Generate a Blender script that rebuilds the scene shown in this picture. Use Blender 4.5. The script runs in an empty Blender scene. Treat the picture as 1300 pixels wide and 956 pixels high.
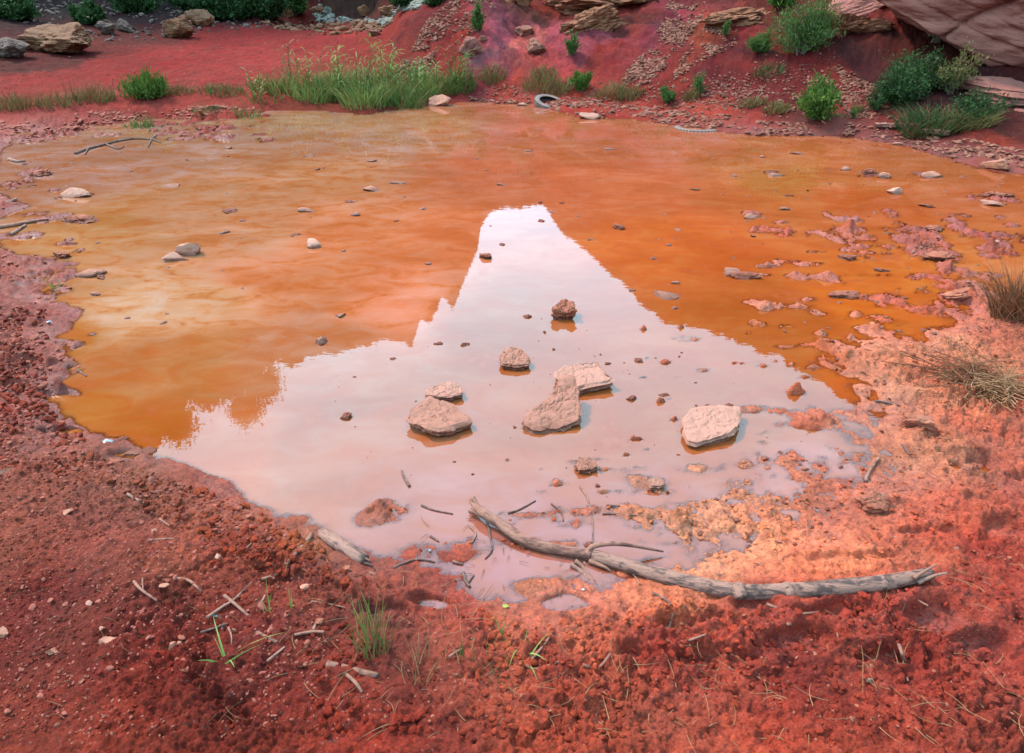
import bpy, bmesh, math, random
import numpy as np
from mathutils import Vector, Matrix
random.seed(7); rng = np.random.default_rng(7)
S = bpy.context.scene
COL = S.collection

# ------------------------------------------------------------------ camera
H0 = 1.65; FPX = 867.0; CX, CY = 650.0, 433.0
PITCH = math.atan((CY + 40) / FPX)
cam_d = bpy.data.cameras.new('camera'); cam = bpy.data.objects.new('camera', cam_d); COL.objects.link(cam)
cam.location = (0, 0, H0); cam.rotation_euler = (math.pi/2 - PITCH, 0, 0)
cam_d.sensor_fit = 'HORIZONTAL'; cam_d.sensor_width = 36; cam_d.lens = 36*FPX/1300
cam_d.shift_y = (CY - 478)/1300.0
cam_d.clip_end = 2000; cam_d.clip_start = 0.02
S.camera = cam

# ------------------------------------------------------------------ world, sun, exposure
SUN_EL, SUN_AZ = math.radians(50), math.radians(-52)      # azimuth from +Y towards +X: ahead of the camera, to the left
W = bpy.data.worlds.new('World'); S.world = W; W.use_nodes = True
nt = W.node_tree; nt.nodes.clear()
sky = nt.nodes.new('ShaderNodeTexSky'); sky.sky_type = 'NISHITA'; sky.sun_disc = False
sky.sun_elevation = SUN_EL; sky.sun_rotation = SUN_AZ; sky.air_density = 1.0; sky.dust_density = 3.0; sky.ozone_density = 1.0
mixw = nt.nodes.new('ShaderNodeMixRGB'); mixw.inputs[0].default_value = 0.75
# thin bright cloud veil over the whole sky, brighter towards the hidden sun
tcw = nt.nodes.new('ShaderNodeTexCoord'); dotw = nt.nodes.new('ShaderNodeVectorMath'); dotw.operation = 'DOT_PRODUCT'
nt.links.new(tcw.outputs['Generated'], dotw.inputs[0])
dotw.inputs[1].default_value = (math.sin(SUN_AZ)*math.cos(SUN_EL), math.cos(SUN_AZ)*math.cos(SUN_EL), math.sin(SUN_EL))
mrw = nt.nodes.new('ShaderNodeMapRange'); mrw.interpolation_type = 'SMOOTHSTEP'
for i_, v_ in ((1, -.4), (2, 1.0), (3, .45), (4, 1.45)): mrw.inputs[i_].default_value = v_
nt.links.new(dotw.outputs['Value'], mrw.inputs[0])
cvw = nt.nodes.new('ShaderNodeVectorMath'); cvw.operation = 'SCALE'; cvw.inputs[0].default_value = (9.0, 18.2, 24.0)
nt.links.new(mrw.outputs[0], cvw.inputs['Scale']); nt.links.new(cvw.outputs[0], mixw.inputs[2])
nt.links.new(sky.outputs[0], mixw.inputs[1])
bgn = nt.nodes.new('ShaderNodeBackground'); bgn.inputs[1].default_value = 0.13
nt.links.new(mixw.outputs[0], bgn.inputs[0])
wo = nt.nodes.new('ShaderNodeOutputWorld'); nt.links.new(bgn.outputs[0], wo.inputs[0])
sd = bpy.data.lights.new('sun', 'SUN'); sun = bpy.data.objects.new('sun', sd); COL.objects.link(sun)
sd.energy = 4.0; sd.angle = math.radians(6); sd.color = (1.0, 0.84, 0.70)
sdir = Vector((math.sin(SUN_AZ)*math.cos(SUN_EL), math.cos(SUN_AZ)*math.cos(SUN_EL), math.sin(SUN_EL)))
sun.rotation_euler = sdir.to_track_quat('Z', 'Y').to_euler()
S.view_settings.view_transform = 'Standard'; S.view_settings.look = 'None'
S.view_settings.exposure = 0.5; S.view_settings.gamma = 1.0

# ------------------------------------------------------------------ numeric helpers
def lin(c):
    c = np.asarray(c, float)/255.0
    return np.where(c <= 0.04045, c/12.92, ((c+0.055)/1.055)**2.4)
def _hash(ix, iy, iz, k):
    n = (ix.astype(np.int64)*374761393 + iy.astype(np.int64)*668265263 + iz.astype(np.int64)*2147483647 + k*974634777)
    n = (n ^ (n >> 13)) * 1274126177
    n = n & 0x7fffffff
    n = (n ^ (n >> 16)) * 2246822519
    return ((n >> 3) & 0xffffff).astype(np.float64)/float(0xffffff)
def noise2(x, y, k=0):
    x = np.asarray(x, float); y = np.asarray(y, float)
    ix = np.floor(x); iy = np.floor(y); fx = x-ix; fy = y-iy
    ix = ix.astype(np.int64); iy = iy.astype(np.int64); z = np.zeros_like(ix)
    ux = fx*fx*fx*(fx*(fx*6-15)+10); uy = fy*fy*fy*(fy*(fy*6-15)+10)
    def g(dx, dy):
        a = _hash(ix+dx, iy+dy, z, k)*2*math.pi
        return np.cos(a)*(fx-dx) + np.sin(a)*(fy-dy)
    a = g(0,0); b = g(1,0); c = g(0,1); d = g(1,1)
    return ((a+(b-a)*ux) + ((c+(d-c)*ux)-(a+(b-a)*ux))*uy)*1.5
def fbm2(x, y, o=4, k=0, gain=.5):
    s = 0; a = 1; f = 1; t = 0
    for i in range(o):
        s = s + a*noise2(x*f+i*17.3, y*f-i*9.1, k+i); t += a; a *= gain; f *= 2.03
    return s/t*1.6
def noise3(x, y, z, k=0):
    ix = np.floor(x); iy = np.floor(y); iz = np.floor(z); fx = x-ix; fy = y-iy; fz = z-iz
    ix = ix.astype(np.int64); iy = iy.astype(np.int64); iz = iz.astype(np.int64)
    u = fx*fx*(3-2*fx); v = fy*fy*(3-2*fy); w = fz*fz*(3-2*fz)
    r = 0
    for dx in (0,1):
        for dy in (0,1):
            for dz in (0,1):
                r = r + _hash(ix+dx, iy+dy, iz+dz, k)*(u if dx else 1-u)*(v if dy else 1-v)*(w if dz else 1-w)
    return r*2-1
def fbm3(p, o=4, k=0, gain=.5):
    s = 0; a = 1; f = 1; t = 0
    for i in range(o):
        s = s + a*noise3(p[:,0]*f+i*7.7, p[:,1]*f-i*3.1, p[:,2]*f+i*1.3, k+i); t += a; a *= gain; f *= 2.03
    return s/t
def worley2(x, y, k=0):
    ix = np.floor(x).astype(np.int64); iy = np.floor(y).astype(np.int64); z = np.zeros_like(ix)
    f1 = np.full(np.shape(x), 9.0); f2 = np.full(np.shape(x), 9.0)
    for dx in (-1,0,1):
        for dy in (-1,0,1):
            cx = ix+dx+_hash(ix+dx, iy+dy, z, k); cy = iy+dy+_hash(ix+dx, iy+dy, z, k+57)
            d = np.hypot(x-cx, y-cy); m = d < f1
            f2 = np.where(m, f1, np.minimum(f2, d)); f1 = np.where(m, d, f1)
    return f1, f2
def sstep(a, b, x):
    t = np.clip((x-a)/(b-a), 0, 1); return t*t*(3-2*t)

CP, SP = math.cos(PITCH), math.sin(PITCH)
def ray(px, py):
    u = (px-CX)/FPX; v = (CY-py)/FPX
    return u, CP+v*SP, -SP+v*CP
def flat(px, py, z=0.0):
    dx, dy, dz = ray(px, py); t = (z-H0)/dz
    return dx*t, dy*t
def flatpoly(pts, z=0.0): return np.array([flat(a, b, z) for a, b in pts])

# ------------------------------------------------------------------ terrain shape
SHORE = flatpoly([(15,168),(130,158),(200,150),(300,150),(330,140),(400,140),(470,145),(530,135),(600,129),(680,133),(740,150),
 (800,150),(880,162),(960,172),(1060,172),(1130,180),(1200,197),(1260,218),(1300,218),(1430,235),(1560,300),(1480,380),(1330,385),(1240,398),
 (1180,430),(1095,430),(1085,470),(1125,515),(1105,560),(1150,598),(1100,610),(1055,640),(1040,668),(960,680),(880,712),(800,742),
 (735,745),(650,765),(575,752),(545,725),(480,700),(410,655),(330,640),(280,615),(230,600),(190,577),(130,560),(75,525),(62,500),(95,462),(75,430),
 (100,395),(40,362),(75,335),(5,318),(-25,290),(35,262),(-25,235),(0,200)])
def sdf(x, y, poly=SHORE):
    d = np.full(np.shape(x), 1e9); ins = np.zeros(np.shape(x), bool)
    n = len(poly)
    for i in range(n):
        ax, ay = poly[i]; bx, by = poly[(i+1) % n]
        ex, ey = bx-ax, by-ay; wx, wy = x-ax, y-ay
        t = np.clip((wx*ex+wy*ey)/(ex*ex+ey*ey+1e-12), 0, 1)
        d = np.minimum(d, (wx-t*ex)**2+(wy-t*ey)**2)
        c = ((ay > y) != (by > y))
        with np.errstate(divide='ignore', invalid='ignore'):
            xi = ax + (y-ay)*(bx-ax)/(by-ay+1e-15)
        ins ^= c & (x < xi)
    d = np.sqrt(d)
    return np.where(ins, -d, d)
# land profiles by direction (x/y): lists of (y, z); beyond the picture they go on to the ridge the pond mirrors
PROF = [
 (-1.30, [(6.6,0),(7.6,.15),(10,.5),(13,1.1),(18,5),(24,20),(32,24)]),
 (-.706, [(8.4,0),(9.1,.15),(9.5,.2),(11,.36),(12,.5),(16,1.07),(19,4.5),(24,18.2),(34,22)]),
 (-.60,  [(8.6,0),(9.4,.15),(10,.2),(12.6,.4),(13.4,.5),(17,1.04),(20,4.5),(25,16.2),(34,20)]),
 (-.49,  [(8.9,0),(9.7,.15),(10.5,.2),(15.7,.5),(16.3,.64),(18.5,1.0),(22,5),(27,16.2),(35,17)]),
 (-.36,  [(9.3,0),(10.1,.15),(10.8,.2),(17.2,.5),(17.8,.6),(20,.95),(24,6),(29,15.6),(37,17)]),
 (-.27,  [(9.9,0),(10.3,.1),(10.9,.2),(18.3,.52),(18.9,.62),(21,.92),(25,6),(30,15.5),(38,16)]),
 (-.18,  [(10.2,0),(10.7,.15),(11.3,.3),(13.0,.55),(19,.6),(20.5,.9),(24,5.5),(28,14.0),(38,15)]),
 (-.141, [(10.2,0),(10.7,.2),(11.2,.4),(12.2,.88),(14,.95),(18,1.0),(21,4),(26,11.7),(38,12)]),
 (-.10,  [(10.2,0),(10.7,.2),(11.1,.45),(12.2,.95),(13.4,1.3),(17,3.0),(20,5.9),(24,9.9),(34,10)]),
 (-.06,  [(10.2,0),(10.5,.15),(11,.5),(12,.95),(13,1.4),(16,3.2),(19,5.7),(22,7.2),(34,7)]),
 (-.036, [(10.2,0),(10.5,.15),(11,.5),(12,.95),(13,1.4),(15,2.6),(17,3.75),(22,4.6),(34,4)]),
 (.042,  [(10.1,0),(10.4,.13),(11,.5),(12,.85),(13,1.18),(15,2.3),(17,3.6),(22,4.4),(34,5)]),
 (.09,   [(10.0,0),(10.2,.13),(11,.6),(12,.95),(13,1.28),(15,2.8),(18,4.9),(22,6),(34,8)]),
 (.163,  [(9.6,0),(9.9,.15),(11,.70),(12.5,1.2),(15,3.2),(18,6.1),(24,7),(34,9)]),
 (.23,   [(9.2,0),(9.5,.15),(10.4,.62),(12,1.24),(14,3.0),(17,6.7),(24,8),(34,10)]),
 (.27,   [(8.7,0),(9.1,.12),(10,.56),(11.5,1.24),(13,2.6),(17,7.1),(24,9),(34,10)]),
 (.38,   [(8.2,0),(8.5,.12),(9.6,.6),(11,1.25),(13,3.4),(16,7.2),(24,9),(34,10)]),
 (.49,   [(7.75,0),(8.1,.12),(9.1,.5),(10.4,1.2),(12,3.2),(15,7.35),(24,9),(34,10)]),
 (.60,   [(7.45,0),(7.7,.10),(8.7,.42),(9.8,1.1),(11,2.6),(14,7.9),(24,10),(34,11)]),
 (.706,  [(7.0,0),(7.3,.10),(8.4,.42),(9.4,1.2),(11,3.2),(13,8.4),(24,11),(34,12)]),
 (1.30,  [(5.5,0),(6.0,.12),(7.0,.5),(8.0,1.5),(9.5,4),(12,9),(24,11),(34,12)]),
]
_AZ = np.array([p[0] for p in PROF]); _YS = np.concatenate([np.linspace(5,13,65), np.linspace(13.3,40,90)])
_TAB = np.zeros((len(_AZ), len(_YS)))
for i, (_, pl) in enumerate(PROF):
    ys = [q[0] for q in pl]; zs = [q[1] for q in pl]
    _TAB[i] = np.interp(_YS, ys, zs, left=0)
def profile(x, y):
    yy = np.maximum(y, 1.0)
    az = np.clip(x/yy, -1.29, 1.29)
    az = az + 0.02*noise2(x*.5, y*.5, 31)*sstep(11,14,yy)
    ai = np.interp(az, _AZ, np.arange(len(_AZ))); i0 = np.clip(ai.astype(int), 0, len(_AZ)-2); fa = ai-i0
    fa = fa*fa*(3-2*fa)*.5 + fa*.5
    yi = np.interp(yy, _YS, np.arange(len(_YS))); j0 = np.clip(yi.astype(int), 0, len(_YS)-2); fy = yi-j0
    a = _TAB[i0, j0]*(1-fy)+_TAB[i0, j0+1]*fy; b = _TAB[i0+1, j0]*(1-fy)+_TAB[i0+1, j0+1]*fy
    return np.where(y > 4.9, a*(1-fa)+b*fa, 0)
# shallow / muddy places: (px, py, rx px, ry px, lift in m)
BUMPS = [(495,645,42,20,.024),(470,660,25,12,.018),(750,650,90,10,.016),(840,655,55,16,.022),(920,668,80,16,.022),(820,615,35,10,.017),
 (1030,585,45,10,.012),(990,655,60,16,.018),(960,520,40,6,.012),(1000,540,50,5,.010),(1055,530,45,10,.014),(880,595,40,6,.010),
 (1080,455,50,12,.016),(1150,470,70,22,.02),(1200,450,60,14,.02),(1160,515,60,14,.016),(1120,580,40,12,.012),(1190,560,50,12,.02),
 (1070,300,60,10,.012),(1010,335,55,6,.011),(1050,355,45,10,.013),(1085,375,40,6,.016),(1165,300,45,22,.018),(1190,330,30,14,.018),
 (1215,375,45,12,.022),(1000,297,25,6,.02),(945,382,28,5,.012),(1255,298,40,8,.018),(1260,250,40,10,.02),(1180,222,25,6,.01),(1105,222,30,6,.012),
 (850,372,18,5,.014),(985,220,18,5,.012),(955,272,18,5,.015),(1052,437,20,9,.012),(1000,440,26,6,.009),(970,460,22,5,.008),(870,430,30,7,.009),
 (60,330,45,9,.014),(60,275,50,8,.012),(30,235,40,8,.012),(90,470,35,8,.018),(75,500,35,7,.016),(70,350,70,10,.012),(50,365,60,12,.015),(30,300,45,10,.014),(45,175,50,10,.02),
 (45,215,30,6,.012),(120,345,26,6,.008),(620,690,60,16,.006),(700,690,40,10,.006),(560,700,60,14,.006),(780,720,60,12,.008),(690,745,55,14,.012),(560,735,35,10,.012),
 (720,665,30,7,.012),(690,655,22,6,.010),(650,660,16,5,.010),(960,630,40,8,.010),(905,470,30,4,.008),(805,468,9,3,.006),(845,460,12,3,.006)]
_r = np.random.default_rng(12)
for _ in range(95): BUMPS.append((_r.uniform(960,1290), _r.uniform(270,440), _r.uniform(6,30), _r.uniform(2,6), _r.uniform(.010,.024)))
for _ in range(70): BUMPS.append((_r.uniform(600,1110), _r.uniform(580,700), _r.uniform(6,24), _r.uniform(2.5,6), _r.uniform(.006,.016)))
for _ in range(40): BUMPS.append((_r.uniform(780,1090), _r.uniform(410,580), _r.uniform(5,14), _r.uniform(1.5,3.5), _r.uniform(.012,.022)))
for _ in range(60): BUMPS.append((_r.uniform(30,340), _r.uniform(142,182), _r.uniform(8,34), _r.uniform(1.5,3.5), _r.uniform(.012,.02)))
for _ in range(34): BUMPS.append((_r.uniform(20,130), _r.uniform(200,500), _r.uniform(6,26), _r.uniform(2,5), _r.uniform(.008,.018)))
_B = []
for px, py, rx, ry, hh in BUMPS:
    if py > 560: hh *= .62
    x0, y0 = flat(px, py); x1, _ = flat(px+rx, py); _, y1 = flat(px, py-ry)
    _B.append((x0, y0, abs(x1-x0), abs(y1-y0), hh))
# foot holes and churned hollows in the near mud
HOLES = [(865,800,40,14,.035),(905,795,20,10,.03),(1190,800,60,22,.05),(1230,835,50,16,.04),(1130,650,24,8,.02),(1235,600,45,14,.045),(1205,590,22,9,.04),
 (1060,790,60,14,.03),(1000,830,60,20,.035),(1110,850,50,16,.04),(715,770,45,14,.02),(545,770,35,12,.025),(495,790,30,18,.025),(90,550,20,7,.03),(70,552,20,6,.02),
 (1270,690,40,16,.03),(1240,650,30,10,.02),(905,850,70,18,.03),(820,840,40,14,.02),(960,780,40,10,.02),(1180,690,50,10,.02),(150,585,30,12,.02),(30,470,28,10,.02),(20,500,28,10,.02),(1075,720,60,9,.02)]
_HO = []
for px, py, rx, ry, hh in HOLES:
    x0, y0 = flat(px, py); x1, _ = flat(px+rx, py); _, y1 = flat(px, py-ry)
    _HO.append((x0, y0, abs(x1-x0), abs(y1-y0), hh))
def height(x, y, fine=True):
    x = np.asarray(x, float); y = np.asarray(y, float)
    wx = x + .05*fbm2(x*2.2, y*2.2, 3, 3); wy = y + .05*fbm2(x*2.2+40, y*2.2, 3, 5)
    d = sdf(wx, wy)
    far = sstep(6.5, 9, y)
    right = sstep(.2, 1.2, x)*(1-far)
    left = 1-sstep(-1.6, -.4, x)
    # pond bed: shelves slowly near and right, faster elsewhere
    depthmax = .16 - .128*np.exp(-((x-1.0)/1.6)**2-((y-1.9)/1.1)**2) - .10*sstep(1.2,2.6,x)*(1-sstep(6.5,8,y))
    bed = -depthmax*(1-np.exp(-np.maximum(-d,0)/(.22+.25*right)))
    land = .055*(1-np.exp(-np.maximum(d,0)/.18)) + .035*np.maximum(d,0)*(1-far)
    land = np.minimum(land, .25)
    h = np.where(d < 0, bed, land)
    for bx, by, rx, ry, hh in _B:
        m = (np.abs(x-bx) < 2.6*rx) & (np.abs(y-by) < 2.6*ry)
        if not m.any(): continue
        xm = x[m]; ym = y[m]
        q = ((xm-bx)/rx)**2+((ym-by)/ry)**2
        w = np.exp(-q*.8)*(1+.5*noise2(xm*6, ym*6, 77))
        h[m] = h[m]*(1-np.clip(w,0,1)*(h[m] < 0)) + hh*w*(.55+1.9*fbm2(xm*9, ym*9, 5, 78, .6)) - .001*w
    rough_out = sstep(-.15, .25, d)
    # broad undulation and mud texture
    n1 = fbm2(x*1.3, y*1.3, 3, 11); n2 = fbm2(x*5.5, y*5.5, 4, 12)
    gravel = left*sstep(.45, 1.0, d)*(1-far)            # dry stony soil left of the pond
    mudr = np.clip(1-gravel*1.0, 0, 1)*(1-far)*(1-.75*left*sstep(.25,.8,d)*(1-sstep(2.2,3.0,y)))
    h = h + .02*n1*rough_out*(1-far)
    h = h + .012*n2*rough_out*mudr + .008*n2*(1-rough_out)*np.where(d > -1.0, 1, .35)
    h = h + profile(x, y)
    if fine:
        near = 1-sstep(4.5, 8, y)
        f1, f2 = worley2(x*13+.6*fbm2(x*9,y*9,2,91), y*13, 21); e = np.clip(f2-f1, 0, 1)
        churn = sstep(-.05, .40, fbm2(x*1.9+7, y*1.9, 3, 41)+.55*sstep(.35,1.0,d)*(1-left)-.05)*sstep(.02,.25,d)
        cl = (np.sqrt(e)-.45)
        h = h + churn*mudr*(.020*cl + .045*np.abs(fbm2(x*9, y*9, 6, 44, .58)) - .012 + .022*fbm2(x*26, y*26, 4, 45, .7)) * near
        cr = np.clip(1-np.abs(fbm2(x*8+2, y*8, 5, 55, .6))/.05, 0, 1)*sstep(-.1,.3,fbm2(x*1.6, y*1.6, 2, 56))
        h = h - near*rough_out*mudr*.008*cr - near*rough_out*mudr*.006*sstep(.1,.35,fbm2(x*34, y*34, 2, 57))
        lump = np.abs(fbm2(x*11+3, y*11, 4, 46))
        h = h - churn*mudr*.035*sstep(.25,.0,lump)*sstep(-.2,.4,fbm2(x*3,y*3,2,49))*near
        h = h + near*rough_out*(1-churn)*mudr*.015*fbm2(x*20, y*20, 4, 47, .6)
        sh = (1-rough_out)*near
        h = h + sh*(.004+.019*np.exp(-((x-.9)/1.3)**2-((y-1.95)/.8)**2)+.008*sstep(1.5,2.4,x)+.006*(1-sstep(-3.2,-2.4,x)))*fbm2(x*10, y*8, 6, 48, .66)
        h = h + gravel*near*(.007*fbm2(x*18, y*18, 5, 51, .65) + .010*np.clip(fbm2(x*38,y*38,2,52),0,1))
        # far slopes: gullies and ledges
        sl = sstep(10.0, 11.2, y)*sstep(-.16, -.06, x/np.maximum(y,1)) + sstep(8.6,9.6,y)*sstep(.2,.34,x/np.maximum(y,1)) + sstep(15,20,y)
        sl = np.clip(sl, 0, 1)
        sl = sl*(.5+.5*sstep(13,16,y)); h = h + sl*(.19*fbm2(x*1.1, y*.55, 4, 61) + .05*fbm2(x*5, y*4, 5, 65, .62) - .14*np.abs(fbm2((x+.7*y)*3.2, (y-.4*x)*.9, 4, 62)))
        h = h + sstep(15, 24, y)*(.12+.78*sstep(.15,.3,np.abs(x/np.maximum(y,1)+.02)))*fbm2(x*.35, y*.35, 3, 66)
        h = h + far*(.018*fbm2(x*5, y*5, 4, 63)+.006*fbm2(x*20,y*20,2,64))*sstep(-.1,.2,d)
        f1, f2 = worley2(x*6, y*6, 71)
        h = h + far*sstep(0,.3,d)*(1-sstep(1.0,1.8,d))*.02*np.clip(1-f1*1.6,0,1)
    for bx, by, rx, ry, hh in _HO:
        m = (np.abs(x-bx) < 2.2*rx) & (np.abs(y-by) < 2.2*ry)
        if not m.any(): continue
        xm = x[m]; ym = y[m]
        r = np.sqrt(((xm-bx)/rx)**2+((ym-by)/ry)**2) + .35*fbm2(xm*9, ym*9, 2, 83)
        h[m] = h[m] - 1.05*hh*(1-sstep(.62, .95, r)) + .35*hh*np.exp(-((r-1.15)/.2)**2)
    return h
def at(px, py):
    dx, dy, dz = ray(px, py)
    ys = np.concatenate([np.linspace(.4, 14, 900), np.linspace(14.02, 40, 700)])
    xs = dx/dy*ys; zs = H0 + dz/dy*ys
    hs = height(xs, ys, fine=True)
    k = np.nonzero(hs >= zs)[0]
    i = k[0] if len(k) else len(ys)-1
    if i > 0:
        a = hs[i-1]-zs[i-1]; b = hs[i]-zs[i]; t = -a/(b-a+1e-12); yy = ys[i-1]+(ys[i]-ys[i-1])*t
    else: yy = ys[i]
    return np.array([dx/dy*yy, yy, float(height(np.array([dx/dy*yy]), np.array([yy]))[0])])
def gz(x, y): return float(height(np.array([float(x)]), np.array([float(y)]))[0])
def pxm(p):   # metres per photo pixel at a point
    p = np.asarray(p); return (p[1]*CP + (H0-p[2])*SP)/FPX

# ------------------------------------------------------------------ object helpers
def mesh_np(name, v, f, smooth=True, mats=None):
    v = np.asarray(v, np.float32); f = np.asarray(f, np.int32)
    me = bpy.data.meshes.new(name); n = f.shape[1]
    me.vertices.add(len(v)); me.vertices.foreach_set('co', v.ravel())
    me.loops.add(f.size); me.loops.foreach_set('vertex_index', f.ravel())
    me.polygons.add(len(f)); me.polygons.foreach_set('loop_start', np.arange(0, f.size, n, dtype=np.int32))
    try: me.polygons.foreach_set('loop_total', np.full(len(f), n, np.int32))
    except Exception: pass
    me.update(calc_edges=True)
    me.polygons.foreach_set('use_smooth', np.full(len(f), smooth, bool))
    if mats:
        for m in (mats if isinstance(mats, (list, tuple)) else [mats]): me.materials.append(m)
    me.validate(); return me
def setcol(me, name, c):
    a = me.color_attributes.new(name, 'FLOAT_COLOR', 'POINT')
    d = np.ones((len(c), 4), np.float32); d[:, :3] = c; a.data.foreach_set('color', d.ravel())
def setf(me, name, c):
    a = me.attributes.new(name, 'FLOAT', 'POINT'); a.data.foreach_set('value', np.asarray(c, np.float32))
def link(name, me, parent=None, loc=None, label=None, cat=None, group=None, kind=None):
    o = bpy.data.objects.new(name, me); COL.objects.link(o)
    if parent is not None: o.parent = parent
    if loc is not None: o.location = [float(q) for q in loc]
    if label: o['label'] = label
    if cat: o['category'] = cat
    if group: o['group'] = group
    if kind: o['kind'] = kind
    return o

# ------------------------------------------------------------------ materials
def newmat(name):
    m = bpy.data.materials.new(name); m.use_nodes = True; nt = m.node_tree; nt.nodes.clear()
    out = nt.nodes.new('ShaderNodeOutputMaterial'); b = nt.nodes.new('ShaderNodeBsdfPrincipled')
    nt.links.new(b.outputs[0], out.inputs[0]); return m, nt, b, out
def N(nt, t, **kw):
    n = nt.nodes.new(t)
    for k, v in kw.items():
        if k[0] == 'i' and k[1:].isdigit(): n.inputs[int(k[1:])].default_value = v
        else: setattr(n, k, v)
    return n
def noise(nt, vec, scale, detail=4, rough=.55, dist=0):
    n = N(nt, 'ShaderNodeTexNoise'); n.inputs['Scale'].default_value = scale; n.inputs['Detail'].default_value = detail
    n.inputs['Roughness'].default_value = rough; n.inputs['Distortion'].default_value = dist
    nt.links.new(vec, n.inputs['Vector']); return n.outputs['Fac']
def rng_(nt, val, a, b, c, d, clamp=True):
    n = N(nt, 'ShaderNodeMapRange'); n.inputs[1].default_value = a; n.inputs[2].default_value = b; n.inputs[3].default_value = c; n.inputs[4].default_value = d
    n.clamp = clamp; nt.links.new(val, n.inputs[0]); return n.outputs[0]
def mix(nt, fac, a, b, bt='MIX'):
    n = N(nt, 'ShaderNodeMixRGB'); n.blend_type = bt
    for s, q in ((0, fac), (1, a), (2, b)):
        if hasattr(q, 'is_linked') or hasattr(q, 'links'): nt.links.new(q, n.inputs[s])
        elif s == 0: n.inputs[0].default_value = q
        else: n.inputs[s].default_value = (*q, 1) if len(q) == 3 else q
    return n.outputs[0]
def math_(nt, op, a, b=0.0):
    n = N(nt, 'ShaderNodeMath'); n.operation = op
    for s, q in ((0, a), (1, b)):
        if hasattr(q, 'links'): nt.links.new(q, n.inputs[s])
        else: n.inputs[s].default_value = q
    return n.outputs[0]
def bump(nt, h, strength, dist, normal=None):
    n = N(nt, 'ShaderNodeBump'); n.inputs['Strength'].default_value = strength; n.inputs['Distance'].default_value = dist
    nt.links.new(h, n.inputs['Height'])
    if normal: nt.links.new(normal, n.inputs['Normal'])
    return n.outputs[0]
def gpos(nt): return N(nt, 'ShaderNodeNewGeometry').outputs['Position']
def opos(nt): return N(nt, 'ShaderNodeTexCoord').outputs['Object']
def spos(nt, p, sc):
    n = N(nt, 'ShaderNodeMapping'); n.inputs['Scale'].default_value = sc; nt.links.new(p, n.inputs[0]); return n.outputs[0]

def soil_mat():
    m, nt, b, _ = newmat('soil')
    p = gpos(nt)
    c = N(nt, 'ShaderNodeAttribute', attribute_name='col').outputs['Color']
    wet = N(nt, 'ShaderNodeAttribute', attribute_name='wet').outputs['Fac']
    n1 = noise(nt, p, 3.0, 5, .6); n2 = noise(nt, p, 26, 6, .68); n3 = noise(nt, p, 140, 4, .7)
    c = mix(nt, 1, c, mix(nt, rng_(nt, n1, .3, .7, 0, 1), (.80,.74,.74), (1.18,1.22,1.2)), 'MULTIPLY')
    c = mix(nt, 1, c, mix(nt, rng_(nt, n2, .3, .7, 0, 1), (.62,.52,.50), (1.38,1.5,1.5)), 'MULTIPLY')
    c = mix(nt, 1, c, mix(nt, rng_(nt, n3, .3, .7, 0, 1), (.66,.60,.60), (1.34,1.42,1.42)), 'MULTIPLY')
    # dark brown specks scattered in patches, adding contrast to the soil
    dkf = math_(nt, 'MULTIPLY', rng_(nt, noise(nt, p, 48, 5, .7, .6), .44, .36, 0, .85), rng_(nt, noise(nt, p, 4, 3), .42, .58, .25, 1))
    c = mix(nt, dkf, c, (.075,.018,.012))
    # pale grit flecks
    vo = N(nt, 'ShaderNodeTexVoronoi'); vo.inputs['Scale'].default_value = 70; nt.links.new(p, vo.inputs['Vector'])
    fl = math_(nt, 'MULTIPLY', rng_(nt, vo.outputs['Distance'], .12, .26, 1, 0), rng_(nt, noise(nt, p, 9, 2), .5, .62, 0, .55))
    c = mix(nt, math_(nt, 'MULTIPLY', fl, rng_(nt, wet, .2, .6, 1, 0)), c, (.42,.17,.115))
    nt.links.new(c, b.inputs['Base Color'])
    r = math_(nt, 'ADD', rng_(nt, wet, 0, 1, .92, .30), rng_(nt, n2, .3, .7, -.08, .08)); nt.links.new(r, b.inputs['Roughness'])
    nt.links.new(rng_(nt, wet, 0, 1, .12, .6), b.inputs['Specular IOR Level'])
    bm = bump(nt, noise(nt, p, 40, 8, .72), .9, .02); bm = bump(nt, noise(nt, p, 200, 4, .6), .6, .004, bm)
    nt.links.new(bm, b.inputs['Normal']); return m
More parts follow.
